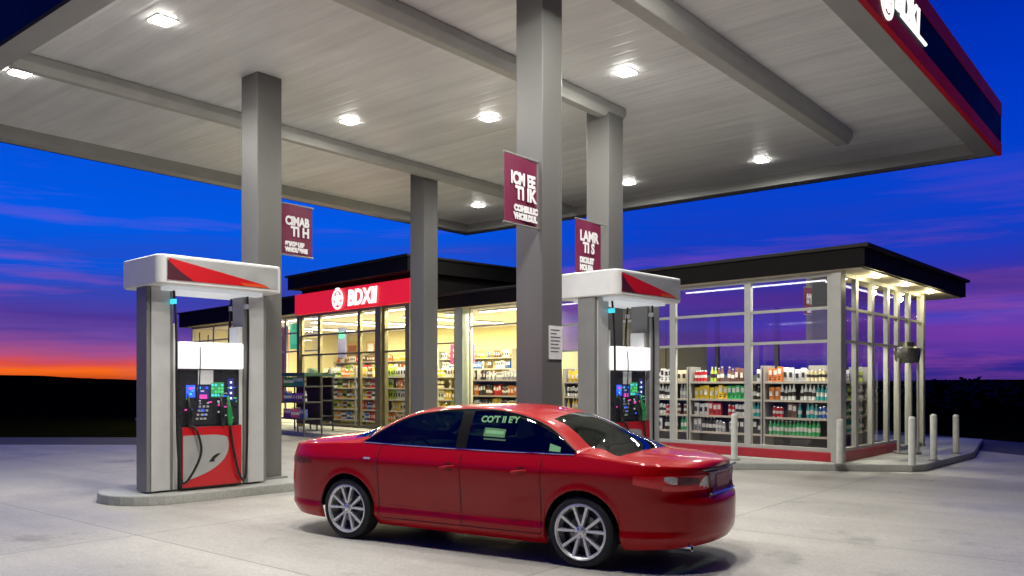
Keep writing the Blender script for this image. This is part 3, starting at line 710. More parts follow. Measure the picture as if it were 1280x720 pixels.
# soffit downlights that wash the eaves and the pavement
for P, lab in ((ss(1.2, .34), 'eave light next to the glass corner of the pavilion'), (ss(3.2, .34), 'eave light midway along the pavilion side'), (ss(5.2, .34), 'eave light at the far end of the pavilion side')):
    t = thing('eave_light', lab, 'light', (P.x, P.y, ZG-.002), 0, 'lights under the pavilion eaves')
    MB().lathe([(0, -.03), (.07, -.03), (.09, -.015), (.09, 0)], 16).build('lens', mat('eave_glow', (.9, .9, .9), .4, emit=(1, .85, .5), estr=9), t)
    light('POINT', (0, 0, -.14), 24, (1, .90, .50), .06, parent=t)

PCOL = {'red': (.55, .03, .03), 'yellow': (.70, .48, .03), 'green': (.04, .42, .12), 'white': (.72, .72, .70), 'orange': (.68, .20, .03), 'brown': (.16, .07, .04), 'blue': (.04, .12, .42), 'teal': (.03, .34, .34), 'black': (.03, .03, .03), 'purple': (.25, .05, .34), 'cream': (.72, .62, .40), 'pink': (.65, .12, .30), 'lime': (.42, .58, .06), 'grey': (.35, .35, .36)}
PMESH = {}
def product_mesh(kind, c):
    if (kind, c) in PMESH: return PMESH[(kind, c)]
    m = mat('pack_'+c, PCOL[c], .35, var=.12, scale=14); l = mat('pack_label', (.70, .69, .64), .5); d = mat('pack_dark', (.04, .03, .03), .4)
    l2 = d if c in ('white', 'cream', 'lime') else l
    mb = MB()
    if kind == 'bottle':
        mb.use(m); mb.lathe([(0, 0), (.04, 0), (.042, .01), (.042, .075)], 10); mb.use(l2); mb.lathe([(.043, .075), (.043, .145)], 10); mb.use(m); mb.lathe([(.042, .145), (.042, .17), (.017, .225), (.015, .25)], 10); mb.use(l); mb.lathe([(.018, .25), (.018, .272), (0, .272)], 10)
    elif kind == 'can':
        mb.use(mat('pack_tin', (.6, .6, .62), .25, metal=.8)); mb.lathe([(0, 0), (.036, 0), (.04, .012)], 12); mb.use(m); mb.lathe([(.04, .012), (.04, .06)], 12); mb.use(l2); mb.lathe([(.04, .06), (.04, .10)], 12); mb.use(m); mb.lathe([(.04, .10), (.04, .15)], 12); mb.use(mat('pack_tin', (.6, .6, .62), .25)); mb.lathe([(.04, .15), (.034, .165), (0, .165)], 12)
    elif kind == 'carton':
        mb.use(m); mb.box((-.05, -.04, 0), (.05, .04, .23)); mb.use(l2); mb.box((-.038, -.0425, .12), (.038, -.0405, .2)); mb.use(d); mb.box((-.03, -.0425, .03), (.02, -.0405, .055)); mb.box((-.03, -.0425, .07), (.03, -.0405, .085))
    else:                                                          # packet: a pillow bag with crimped ends
        mb.use(m); n = 6; vs = []
        for j in range(n+1):
            z = .22*j/n; th = .036*math.sin(math.pi*j/n)+.003
            for x, s in ((-.065, 0), (-.03, .85), (.03, .85), (.065, 0)): vs.append((x, -th*s-.002, z))
            for x, s in ((.065, 0), (.03, .85), (-.03, .85), (-.065, 0)): vs.append((x, th*s+.002, z))
        fs = [(j*8+i, j*8+(i+1) % 8, (j+1)*8+(i+1) % 8, (j+1)*8+i) for j in range(n) for i in range(8)]
        mb.add(vs, fs); mb.use(l2); mb.add([(-.035, -.040, .07), (.035, -.040, .07), (.035, -.040, .15), (-.035, -.040, .15)], [(0, 1, 2, 3)])
    o = mb.build(kind, None, None, smooth=40); me = o.data; bpy.data.objects.remove(o)
    PMESH[(kind, c)] = me
    return me
PH = {'bottle': 1.16, 'can': 1.5, 'carton': 1.28, 'packet': 1.3}
PW = {'bottle': .092, 'can': .088, 'carton': .112, 'packet': .138}
def rack(P, rz, length, levels, label, where, rows, back=SHELFD, depth=.42, group='shop shelving units', cols=None, skip=.07):
    """shelving unit, local x along its length, -y its front; rows[i] = list of (kind, colour, count)"""
    t = thing('shelving_unit', label, 'shelf', P, rz, group)
    if len(levels) == 5: back = mat('back_lime', (.55, .50, .2), .6)
    top = levels[-1] + .36
    for x in (-.02, length+.0): MB().box((x, -.02, 0), (x+.03, depth, top)).build('upright', SHELFM, t)
    MB().box((.012, depth-.03, .02), (length-.002, depth-.012, top-.20)).build('back_panel', back, t)
    for z in levels:
        sh = MB().box((.012, 0, z-.03), (length-.002, depth-.032, z)).build('shelf_board', SHELFM, t)
        MB().box((.012, -.012, z-.035), (length-.002, -.001, z+.012)).build('price_rail', mat('rail_beige', (.36, .32, .27), .5), sh)
    M = Matrix.Translation(Vector(P)) @ Matrix.Rotation(rz, 4, 'Z')
    names = ['lowest', 'second lowest', 'third lowest', 'second highest', 'fifth', 'sixth'] if len(levels) == 5 else ['lowest', 'second lowest', 'third lowest', 'fourth']
    for li, (z, row) in enumerate(zip(levels, rows)):
        x = .06; lv = 'top' if li == len(levels)-1 else names[li]
        for kind, c, n in row + row:
            me = product_mesh(kind, c); w = PW[kind]
            for i in range(n):
                if x + w > length - .02: break
                xx = x + w/2; x += w
                if random.random() < skip: continue
                o = bpy.data.objects.new(kind, me); COL.objects.link(o)
                sc = random.uniform(.95, 1.14)
                o.location = M @ Vector((xx, .07 + random.uniform(0, .025), z+.001)); o.rotation_euler = (0, 0, rz + random.uniform(-.12, .12)); o.scale = (1, 1, sc*PH[kind])
                tag(o, f'{c} {kind} on the {lv} shelf, {where}', kind, f'{c} {kind}s on the {lv} shelf of {where}')
def pick(kinds, cols, n, rnd, lo=3, hi=5):
    out = []; seen = set()
    while sum(q[2] for q in out) < n:
        q = (rnd.choice(kinds), rnd.choice(cols))
        if q in seen: 
            if len(seen) >= len(kinds)*len(cols): break
            continue
        seen.add(q); out.append((*q, rnd.randint(lo, hi)))
    return out
rnd = random.Random(11)
rzF = math.atan2(-DF.y, -DF.x)
LV = [.42, .80, 1.18, 1.58]
def prow(kinds, cols, n, lo=3, hi=5): return pick(kinds, cols, n, rnd, lo, hi)
FL = ZF+.02
mixA = ['white', 'cream', 'red', 'brown', 'grey']
# rack 1, beside the glass corner: green bottles low, white and teal higher up
rack(sf(2.05, -.78, FL), rzF, 1.62, [z-.02 for z in LV], 'dark shelving unit nearest the glass corner with green bottles at the bottom', 'nearest the glass corner',
     [[('bottle', 'green', 17)], [('can', 'red', 4), ('carton', 'brown', 3), ('bottle', 'teal', 5), ('can', 'blue', 4)], [('packet', 'orange', 2), ('bottle', 'white', 9), ('bottle', 'teal', 6)], [('carton', 'orange', 3), ('packet', 'white', 4), ('can', 'cream', 5), ('bottle', 'white', 3)]])
rack(sf(4.0, -.78, FL), rzF, 1.86, [z-.02 for z in LV], 'shelving unit behind the middle pavilion window, yellow packets on its third shelf', 'behind the middle pavilion window',
     [[('carton', 'grey', 2), ('bottle', 'black', 4), ('can', 'grey', 6), ('carton', 'black', 5)], [('packet', 'white', 3), ('carton', 'red', 3), ('can', 'red', 4), ('can', 'white', 3), ('bottle', 'teal', 4)], [('packet', 'yellow', 5), ('carton', 'yellow', 2), ('carton', 'green', 5), ('bottle', 'black', 5)], prow(['packet', 'can', 'bottle'], ['white', 'lime', 'cream', 'brown', 'red'], 22)])
rack(sf(5.95, -.78, FL), rzF, 1.86, [z-.02 for z in LV], 'shelving unit beside the right fuel pump, red packets on its top shelf', 'beside the right pump',
     [[('bottle', 'green', 5), ('packet', 'white', 4), ('bottle', 'black', 6)], prow(['can', 'packet'], ['white', 'red', 'cream', 'brown'], 22), prow(['carton', 'can', 'bottle'], ['grey', 'cream', 'white', 'brown'], 22), [('packet', 'red', 4), ('can', 'white', 5), ('carton', 'white', 3), ('packet', 'cream', 4)]])
rack(sf(8.1, -.78, FL), rzF, 1.9, [z-.02 for z in LV], 'shelving unit behind the tall front column and right pump, mixed goods', 'behind the right pump',
     [prow(['bottle', 'can'], ['white', 'lime', 'cream', 'green'], 22), prow(['bottle', 'packet'], ['cream', 'yellow', 'white'], 20), prow(['can', 'bottle'], ['white', 'cream', 'lime'], 22), prow(['packet', 'can'], ['cream', 'white', 'yellow'], 20)])
rzS = math.atan2(DS.y, DS.x)
rack(ss(1.5, -.75, FL), rzS, 2.5, [z-.02 for z in LV], 'shelving unit seen through the side glass of the pavilion', 'behind the pavilion side glass',
     [prow(['bottle'], ['teal', 'green', 'black'], 16, 5, 6), prow(['bottle', 'can'], ['green', 'teal', 'black'], 22), prow(['bottle', 'can'], ['white', 'teal', 'lime'], 24), prow(['packet', 'can'], ['white', 'cream', 'grey', 'lime'], 24)])
# main room racks
LM = [.25, .62, .99, 1.36, 1.73]
YEL = ['yellow', 'lime', 'cream', 'white']
t0 = t_at(636)
tA, tB = t_at(589, -.9), t_at(652, -.9)
rack(sf(tA, -.9, FL), rzF, tA-tB, [.3, .75, 1.15, 1.62], 'shelving unit between the two middle columns with orange and red cartons', 'between the middle columns',
     [prow(['can', 'bottle'], ['white', 'black'], 18), prow(['packet', 'can'], ['white', 'black', 'yellow'], 18), [('carton', 'orange', 2), ('carton', 'black', 3), ('bottle', 'brown', 4), ('carton', 'red', 3), ('can', 'brown', 3), ('packet', 'orange', 2)], [('packet', 'black', 4), ('can', 'grey', 8), ('packet', 'grey', 6)]])
tA, tB = t_at(535, -.9), t_at(575, -.9)
rack(sf(tA, -.9, FL), rzF, tA-tB, LM, 'shelving unit immediately right of the rear left column, yellow goods', 'right of the rear left column',
     [prow(['packet', 'can'], YEL, 18) for _ in LM])
spots = [(480, 'behind the entrance door', 'shelving unit behind the entrance door with rows of yellow packets', ['packet'], ['yellow', 'lime', 'orange', 'white', 'cream']),
         (449, 'left of the entrance door', 'shelving unit just left of the entrance door with red and blue goods', ['bottle', 'packet', 'can'], ['red', 'blue', 'yellow', 'white', 'brown']),
         (424, 'under the sign emblem', 'shelving unit under the sign emblem with bottles and yellow goods', ['bottle', 'can'], ['brown', 'blue', 'yellow', 'orange', 'white', 'lime']),
         (398, 'left end of the tower', 'pale lime shelving unit at the left end of the tower front', ['bottle', 'carton'], ['lime', 'cream', 'white', 'green'])]
tB0, tA0 = t_at(516, .05), t_at(384, .05); tl_ = (tA0-tB0)/4
for si, (px, wh, lab, kd, cl) in enumerate(spots):
    rack(sf(tB0+tl_*(si+1)-.03, .05, FL), rzF, tl_-.06, LM, lab, wh, [prow(kd, cl, 14, 3, 4) for _ in LM], mat('back_lime', (.55, .50, .2), .6), skip=.03)
oW = -MDEP+.55
for a, b, lab, wh in ((512, 452, 'wall shelving on the back wall behind the entrance door', 'on the back wall behind the entrance'), (450, 386, 'wall shelving on the back wall below the sign emblem', 'on the back wall under the emblem'), (640, 549, 'wall shelving on the back wall between the two middle columns', 'on the back wall between the columns')):
    tB, tA = t_at(a, oW), t_at(b, oW)
    rack(sf(tA, oW, FL), rzF, tA-tB, [1.66, 2.12, 2.58], lab, wh, [prow(['packet', 'carton'], ['yellow', 'orange', 'brown', 'red', 'lime', 'white', 'blue'], 30, 3, 5) for _ in range(3)], mat('back_lime', (.55, .50, .2), .6), group='wall shelving units', skip=.2)
# wall posters and boards
def board(name, P, w, h, d, m, label, cat, dirv=XA, inner=None):
    t = thing(name, label, cat, P, math.atan2(dirv.y, dirv.x))
    MB().box((-w/2, 0, 0), (w/2, d, h)).build('panel', m, t, bevel=.01)
    if inner:
        for (x0, z0, x1, z1, mm) in inner: MB().box((x0, -.012, z0), (x1, -.001, z1)).build('print', mm, t)
    return t
board('promotion_board', sf(t_at(561), -.5, 2.28), 1.1, .62, .06, mat('promo_pink', (.62, .08, .30), .5), 'pink promotion board hanging right of the rear left column', 'board', inner=[(-.4, .2, .3, .32, PAPER), (-.4, .38, .1, .46, PAPER)])
board('window_poster', sf(t_at(366), -.12, 3.0), .95, 1.0, .03, lit('poster_green', (.02, .42, .20), .8), 'green glowing poster in the shop window left of the tower', 'poster', inner=[(-.3, .2, .3, .75, lit('poster_mid', (.04, .5, .26), .9))])
board('window_poster', sf(t_at(352), -.14, .9), .55, 3.0, .03, mat('poster_red', (.45, .05, .05), .5), 'tall narrow red poster beside the left fuel pump', 'poster')
board('hanging_sign', sf(t_at(390, TO), -.3, 2.6), .5, 1.1, .05, mat('poster_slate', (.12, .12, .22), .5), 'slate blue hanging sign above the lime shelves', 'sign', inner=[(-.18, .7, .18, .95, lit('poster_mid', (.04, .5, .26), .9))])
for i, (px, w, lab) in enumerate(((470, 1.2, 'cream menu board on the back wall above the entrance door'), (437, 1.6, 'cream menu board on the back wall below the sign lettering'), (412, 1.4, 'cream menu board on the back wall below the sign emblem'))):
    board('menu_board', sf(t_at(px, -MDEP+.2), -MDEP+.28, 3.16), w*1.3, .62, .05, mat('menu_tan', (.58, .40, .16), .6), lab, 'board', inner=[(-w*.5, .12, -w*.1, .5, PAPER), (.0, .14, w*.5, .46, mat('menu_brown', (.30, .12, .04), .6))])
# counter with coffee machine far right of main room
cnt = thing('counter', 'pale counter seen through the window left of the tall column', 'counter', sf(10.6, -3.2, FL), rzF)
MB().box((-1.6, 0, .02), (1.6, .7, .98)).build('cabinet', mat('counter_wood', (.40, .30, .18), .5), cnt, bevel=.01); MB().box((-1.65, -.05, .982), (1.65, .75, 1.03)).build('worktop', mat('counter_top', (.5, .48, .44), .3), cnt, bevel=.01)
# merchandise stand outside by the left pump
def stand(P, label, where, rows, rz):
    t = thing('display_stand', label, 'display stand', P, rz, 'display stands outside the shop')
    for z in (.45, .95, 1.42):
        MB().box((-.75, -.3, z), (.75, .3, z+.05)).build('tray', SHELFD, t, bevel=.01)
    MB().box((-.72, .24, .3), (.72, .268, 1.74)).build('back_panel', BLACK, t)
    for x in (-.72, .72):
        for y in (-.295, .295): MB().box((x-.02, y-.02, 0), (x+.02, y+.02, 1.75)).build('leg', SHELFD, t)
    MB().box((-.8, -.34, 1.76), (.8, .34, 1.86)).build('top', mat('stand_green', (.02, .10, .07), .4), t, bevel=.01)
    M = Matrix.Translation(P) @ Matrix.Rotation(rz, 4, 'Z')
    for lv, z, row in zip(('bottom', 'middle', 'top'), (.501, 1.001, 1.471), rows):
        x = -.68
        for kind, c, n in row:
            for i in range(n+1):
                if x > .60: break
                o = bpy.data.objects.new(kind, product_mesh(kind, c)); COL.objects.link(o); o.location = M @ Vector((x+PW[kind]/2, -.18, z)); o.rotation_euler = (0, 0, rz+random.uniform(-.15, .15)); o.scale = (1, 1, 1.15); x += PW[kind]
                tag(o, f'{c} {kind} on the {lv} tray of {where}', kind, f'{c} {kind}s on the {lv} tray of {where}')
pS = at_y(376, 25.6, ZF)
stand(pS, 'dark display stand with green and purple goods just right of the left pump column', 'the dark outdoor stand', [[('carton', 'purple', 3), ('bottle', 'pink', 5), ('carton', 'blue', 4)], [('bottle', 'blue', 4), ('packet', 'purple', 4), ('bottle', 'white', 4)], [('bottle', 'green', 6), ('carton', 'teal', 4), ('bottle', 'lime', 4)]], rzF)
pS2 = at_y(392, 27.8, ZF)
stand(pS2, 'dark display stand behind the first one, orange and yellow goods on top', 'the rear outdoor stand', [[('carton', 'white', 4), ('packet', 'grey', 4)], [('bottle', 'black', 6), ('carton', 'green', 4)], [('packet', 'orange', 5), ('packet', 'yellow', 4)]], rzF)
# bollards
def bollard_at(px, py, h, label):
    p = at_z(px, py, ZF)
    t = thing('bollard', label, 'bollard', p, 0, 'white bollards on the shop pavement')
    return t, h
BOL = [(918, 575, .93, 'white bollard closest to the car boot'), (1050, 580.5, .86, 'white bollard before the glass corner post'), (1140, 583, .92, 'white bollard at the kerb corner, in front of the grey post stand'), (1167, 575.5, .92, 'white bollard between two others right of the glass side'), (1195, 567, .85, 'white bollard at the far right end of the pavement')]
for i, (px, py, h, lab) in enumerate(BOL):
    p = at_z(px, py, ZF)
    t = thing('bollard', lab, 'bollard', p, 0, 'white bollards on the shop pavement')
    r = .064
    MB().lathe([(r, .02), (r, h-.03)], 20).build('post', BOLM, t, smooth=40)
    MB().lathe([(r+.004, h-.032), (r*.93, h-.005), (r*.5, h+.012), (0, h+.016)], 20).build('cap', BOLM, t, smooth=50)
    MB().lathe([(r+.05, 0), (r+.05, .015), (r+.005, .024)], 20).build('base', GREYP, t, smooth=30)
# grey post stand with domed cap by the pavilion side
p = at_z(1134, 567, ZF); t = thing('air_stand', 'tall stand of thin grey posts under a dark domed cap beside the pavilion', 'stand', p)
for i, (x, y) in enumerate(((-.24, -.1), (.0, -.16), (.2, -.08), (-.1, .16), (.14, .16))):
    MB().lathe([(.03, 0), (.03, 2.1)], 10, Matrix.Translation((x, y, 0))).build('pole', ALU, t, smooth=40)
MB().lathe([(.20, 2.00), (.25, 2.06), (.27, 2.22), (.25, 2.32), (.17, 2.36), (.14, 2.46), (0, 2.48)], 24).build('cap', mat('cap_grey', (.16, .16, .15), .3, metal=.5), t, smooth=40)
MB().lathe([(.29, 0), (.29, .04), (.27, .06), (0, .06)], 24).build('base', GREYP, t, smooth=30)
#STORE-END
#CAR-BEGIN
# ------------------------------------------------------------------ the car
CARP = mat('car_red', (.39, .001, .003), .35, metal=.0, var=.03, scale=30, spec=.08, coat=.65, rvar=.03)
CGLASS = glass('car_glass', (.15, .22, .18), .06)
CBLK = mat('car_black_trim', (.010, .010, .011), .45)
CDARK = mat('car_interior', (.022, .022, .024), .7, bump=.1)
TYRE = mat('tyre_rubber', (.016, .016, .017), .75, var=.2, bump=.15)
RIMS = mat('rim_silver', (.72, .73, .74), .28, metal=.55, var=.04)
RIMD = mat('rim_dark', (.02, .02, .022), .4, metal=.3)
LRED = mat('lamp_red', (.80, .012, .010), .08, coat=1.0)
LSIL = mat('lamp_silver', (.85, .80, .72), .15, metal=.6, bump=.25, bscale=40)
REFLG = mat('reflection_green', (.22, .50, .24), .6)
def make_car():
    XF, XR = 4.07, -1.12
    WB = 2.84
    zs_ = curve([(XR, .925), (-1.0, .940), (-.80, .962), (-.55, .988), (-.25, 1.012), (.1, 1.026), (.75, 1.025), (1.5, 1.03), (2.2, 1.04), (2.65, 1.05), (3.2, 1.04), (3.55, 1.025), (3.85, 1.0), (XF, .955)])
    zc_ = curve([(XR, .965), (-1.04, .990), (-.85, 1.016), (-.6, 1.036), (-.36, 1.052), (-.27, 1.066), (-.05, 1.170), (.18, 1.275), (.42, 1.372), (.62, 1.425), (.85, 1.462), (1.2, 1.482), (1.6, 1.473), (1.95, 1.446), (2.25, 1.378), (2.55, 1.280), (2.86, 1.168), (2.98, 1.140), (3.2, 1.118), (3.5, 1.095), (3.78, 1.065), (3.96, 1.03), (XF, .98)])
    zt_ = curve([(.06, 1.047), (.12, 1.085), (.26, 1.180), (.45, 1.285), (.645, 1.355), (.85, 1.402), (1.1, 1.428), (1.35, 1.432), (1.6, 1.420), (1.85, 1.388), (2.05, 1.345), (2.3, 1.250), (2.5, 1.150), (2.62, 1.078), (2.66, 1.064)])
    prof = curve([(.14, .84), (.20, .90), (.27, .955), (.335, .975), (.36, .952), (.42, .958), (.55, .968), (.72, .988), (.84, 1.0), (.875, 1.0), (.905, .990), (.95, .968), (1.05, .915)])
    def wfac(x):
        if x > 2.95:
            q = min(1, (x-2.95)/(XF-2.95)); return max(0, 1-q**3.4)**(1/2.6)
        if x < -.30:
            q = min(1, (-.30-x)/(-.30-XR)); return max(0, 1-q**2.7)**(1/2.25)
        return 1.0
    def exoff(x, z):
        """bumpers stand proud, the lamps and boot lid step back"""
        r = max(0, min(1, (-.45-x)/(-.45-XR)))**2; f = max(0, min(1, (x-3.15)/(XF-3.15)))**2
        er = curve([(.15, .14), (.24, .07), (.33, .015), (.42, 0), (.60, 0), (.655, .012), (.69, .055), (.76, .075), (.92, .07), (.985, .045), (1.03, .02), (1.1, .02)])(z)
        ef = curve([(.15, -.16), (.25, -.08), (.38, 0), (.58, .0), (.7, -.03), (.85, -.07), (1.0, -.10), (1.2, -.10)])(z)
        return r*er + f*ef
    RA, ZW = .385, .332
    base_ = curve([(XR, .245), (-.8, .225), (-.4, .20), (.5, .175), (2.3, .185), (3.3, .195), (XF, .23)])
    def zb(x):
        z = base_(x)
        for xw in (0, WB):
            d = x-xw
            if abs(d) < RA: z = max(z, ZW+math.sqrt(max(0, RA*RA-d*d)))
        return z
    def cab(x): return sstep(-.32, .06, x)*(1-sstep(2.62, 2.88, x))
    NSIDE, NWIN, NRAIL, NTOP = 26, 6, 2, 9
    iWL = NSIDE; iWT = NSIDE+NWIN; iRL = iWT+NRAIL; NR = iRL+NTOP+1
    def bow(x): return .15*sstep(1.55, 2.15, x)*(1-sstep(2.95, 3.45, x)) - .13*sstep(-.62, -.2, x)*0 - .10*(1-sstep(.3, .9, x))*sstep(-.85, -.30, x)
    def section(x):
        w = .905*wfac(x); zs = zs_(x); zc = max(zc_(x), zs+.004); c = cab(x); z0 = zb(x); pts = []
        for i in range(NSIDE):
            t = i/(NSIDE-1); z = z0 + (zs-z0)*(t**.9)
            y = w*prof(z)
            for xw in (0, WB):
                d = math.hypot(x-xw, z-ZW)
                if d < RA+.14 and z > .25: y += .012*math.exp(-((d-RA)/.05)**2)*(1 if w > .5 else 0)
            if w > .6: y -= .010*math.exp(-((z-.80)/.10)**2)*sstep(-.5, .0, x)*(1-sstep(3.0, 3.4, x))*0
            pts.append((x+exoff(x, z), y, z))
        ys = pts[-1][1]
        # window band
        zlo = zs+.014; zt = max(zt_(x), zlo+.012) if c > .5 else zlo+.012
        zt = max(zt, zlo+.012)
        ylo = ys-.012*w
        yt = ylo-(zt-zlo)*.42 - .02*((zt-zlo)/.4)**2
        hoodb = lambda f: zs+(zc-zs)*(1-f**2.4)
        hl, ht, hr = .965, .93, .84
        A = []
        for i in range(NWIN+1):
            t = i/NWIN; z = lerp(zlo, zt, t); y = lerp(ylo, yt, t) + .014*math.sin(math.pi*t)*((zt-zlo)/.4)
            f = lerp(hl, ht, t); A.append((lerp(ys*f, y, c), lerp(hoodb(f), z, c)))
        # rail: body strip between side glass and roof or screen
        rw = .075 + .15*(1-sstep(.35, .95, x))
        rise = min(.034, max(.004, (zc-zt)*.42))
        yr, zr = yt-rw, zt+rise
        if zr > zc-.004: zr = zc-.004
        yr, zr = lerp(ys*hr, yr, c), lerp(hoodb(hr), zr, c)
        yT, zT = A[-1]
        for i in range(1, NRAIL+1):
            t = i/NRAIL; A.append((lerp(yT, yr, t), lerp(zT, zr, t) + .006*math.sin(math.pi*t)*c))
        for i in range(1, NTOP+1):
            t = i/NTOP; y = yr*(1-t); f = y/max(yr, 1e-4)
            z = zr + (zc-zr)*(1-f**lerp(2.4, 2.0, c)); A.append((y, z))
        bw = bow(x)
        for y, z in A:
            f = min(1, abs(y)/max(.30, ys*.95)); pts.append((x+exoff(x, z)+bw*(1-f*f)*(1 if w > .3 else w/.3), y, z))
        return pts
    xs = set()
    for i in range(17): a = i/16*math.pi/2; xs.add(round(XR+.75*(1-math.cos(a)), 4)); xs.add(round(XF-.85*(1-math.cos(a)), 4))
    x = -.40
    while x < 3.05: xs.add(round(x, 4)); x += .055
    for xw in (0, WB):
        for k in range(0, 25): xs.add(round(xw-RA*math.cos(math.pi*k/24), 4))
        xs.add(round(xw-RA-.003, 4)); xs.add(round(xw+RA+.003, 4))
    KEY = dict(dr=.42, dm=1.34, df=2.40, w0=.085, w1=2.64, b0=1.31, b1=1.44, q0=.55, s0=1.97, s1=2.86, r0=-.29, r1=.52, tr=-.33, hd=2.90, bl=-.62)
    for v in KEY.values(): xs.add(v)
    xs = sorted(xs); keep = [xs[0]]
    kv = set(KEY.values())
    for x in xs[1:]:
        if x-keep[-1] < .006 and x not in kv and x != XF and -1.05 < x < 3.75: continue
        if x-keep[-1] < .006 and x in kv and x != keep[-1]: keep[-1] = x if keep[-1] not in kv else keep[-1]; 
        if keep[-1] != x: keep.append(x)
    xs = keep; nx = len(xs)
    sec = [section(x) for x in xs]
    P = [[Vector(p) for p in s] for s in sec]
    # normals of the full surface, shared by every panel cut out of it
    Nn = [[Vector() for _ in range(NR)] for _ in range(nx)]
    for i in range(nx-1):
        for j in range(NR-1):
            n = (P[i+1][j]-P[i][j]).cross(P[i][j+1]-P[i][j]); n2 = (P[i+1][j+1]-P[i+1][j]).cross(P[i+1][j+1]-P[i][j+1])
            n = (P[i+1][j+1]-P[i][j]).cross(P[i][j+1]-P[i+1][j])
            for a, b in ((i, j), (i+1, j), (i, j+1), (i+1, j+1)): Nn[a][b] += n
    ctr = Vector((1.4, 0, .7))
    for i in range(nx):
        for j in range(NR):
            v = Nn[i][j]
            if j == NR-1 or i in (0, nx-1): v = Vector((v.x, 0, v.z))
            if v.length < 1e-9: v = P[i][j]-ctr
            v.normalize()
            if v.dot(Vector((P[i][j].x-1.4, P[i][j].y*3, P[i][j].z-.6))) < 0: v = -v
            Nn[i][j] = v
    t = thing('car', 'glossy red four door saloon car parked in front of the pumps', 'car')
    def region(i, j):
        xm = (xs[i]+xs[i+1])/2
        if iWL+0 <= j < iWT and j >= NSIDE:
            if KEY['w0'] < xm < KEY['w1']:
                if KEY['b0'] < xm < KEY['b1']: return 'pillar'
                return 'side_window_r' if xm < KEY['b0'] else 'side_window_f'
        if j >= iRL:
            if KEY['s0'] < xm < KEY['s1']: return 'windscreen'
            if KEY['r0'] < xm < KEY['r1']: return 'rear_window'
        if j < NSIDE-1 and (P[i][j].z+P[i][j+1].z)/2 > .27:
            if KEY['dr'] < xm < KEY['dm']: return 'door_r'
            if KEY['dm'] < xm < KEY['df']: return 'door_f'
        if xm < KEY['tr'] and j >= iWT: return 'boot_lid'
        if xm > KEY['hd'] and j >= iWT: return 'bonnet'
        zm = (P[i][j].z+P[i][j+1].z)/2
        if xm < -.55 and zm < .668: return 'rear_bumper'
        if xm > 3.30 and zm < .70: return 'front_bumper'
        return 'body'
    regs = {}
    for i in range(nx-1):
        for j in range(NR-1): regs.setdefault(region(i, j), []).append((i, j))
    def panel(name, cells, sides, m, parent, inset=0.0, gap=0.0):
        vs = []; ns = []; fs = []; idx = {}
        def vid(s, i, j):
            k = (s, i, j) if not (j == NR-1 and len(sides) == 2) else (0, i, j)
            if k not in idx:
                p = P[i][j] - Nn[i][j]*inset; n = Nn[i][j]
                idx[k] = len(vs); vs.append((p.x, p.y*s, p.z)); ns.append((n.x, n.y*s, n.z))
            return idx[k]
        for s in sides:
            for i, j in cells:
                f = [vid(s, i, j), vid(s, i+1, j), vid(s, i+1, j+1), vid(s, i, j+1)]
                f = [f[k] for k in range(4) if f[k] != f[k-1]]
                if len(f) > 2: fs.append(tuple(reversed(f)) if s > 0 else tuple(f))
        me = bpy.data.meshes.new(name); me.from_pydata(vs, [], fs); me.validate(); me.materials.append(m)
        me.polygons.foreach_set('use_smooth', [True]*len(me.polygons))
        me.normals_split_custom_set_from_vertices(ns)
        o = bpy.data.objects.new(name, me); COL.objects.link(o); o.parent = parent
        return o
    body = panel('body', regs['body'], (1, -1), CARP, t)
    panel('rear_bumper', regs['rear_bumper'], (1, -1), CARP, t); panel('front_bumper', regs['front_bumper'], (1, -1), CARP, t)
    boot = panel('boot_lid', regs['boot_lid'], (1, -1), CARP, t); panel('bonnet', regs['bonnet'], (1, -1), CARP, t)
    panel('windscreen', regs['windscreen'], (1, -1), CGLASS, t); rwin = panel('rear_window', regs['rear_window'], (1, -1), CGLASS, t)
    doors = {}
    for s in (1, -1):
        for k in ('door_f', 'door_r'):
            d = panel('door', regs[k], (s,), CARP, t); doors[(s, k)] = d
            panel('window', regs['side_window_'+k[-1]], (s,), CGLASS, d)
        panel('pillar', regs['pillar'], (s,), mat('pillar_black', (.006, .006, .007), .6, spec=.08), t)
    def spt(x, z=None, j=None, s=1, off=0.0):
        """point on the surface: by station and height (side), or by station and row"""
        i = min(nx-2, max(0, max(k for k in range(nx) if xs[k] <= x+1e-9))); f = (x-xs[i])/(xs[i+1]-xs[i])
        def at(i):
            if j is not None:
                j0 = min(NR-2, int(j)); g = j-j0; return P[i][j0].lerp(P[i][j0+1], g), Nn[i][j0].lerp(Nn[i][j0+1], g)
            for r in range(NR-1):
                if P[i][r].z <= z <= P[i][r+1].z or r == NSIDE-2: 
                    g = (z-P[i][r].z)/max(1e-6, P[i][r+1].z-P[i][r].z); g = min(1, max(0, g)); return P[i][r].lerp(P[i][r+1], g), Nn[i][r].lerp(Nn[i][r+1], g)
        (p0, n0), (p1, n1) = at(i), at(i+1); p = p0.lerp(p1, f); n = n0.lerp(n1, f).normalized(); p = p+n*off
        return Vector((p.x, p.y*s, p.z))
    def patch(name, xl, zl, s, m, parent, off=.006, th=.010, fn=None):
        """patch hugging the side surface; xl stations, zl heights; fn(x index fraction) may bend the heights"""
        mb = MB(); nu, nv = len(xl), len(zl)
        for o_ in (off, off-th):
            for a, x in enumerate(xl):
                for b, z in enumerate(zl):
                    zz = fn(a/(nu-1), b/(nv-1)) if fn else z
                    mb.v.append(spt(x, zz, s=s, off=o_))
        n = nu*nv; F = []
        for a in range(nu-1):
            for b in range(nv-1):
                q = [a*nv+b, (a+1)*nv+b, (a+1)*nv+b+1, a*nv+b+1]; F.append(q); F.append([k+n for k in reversed(q)])
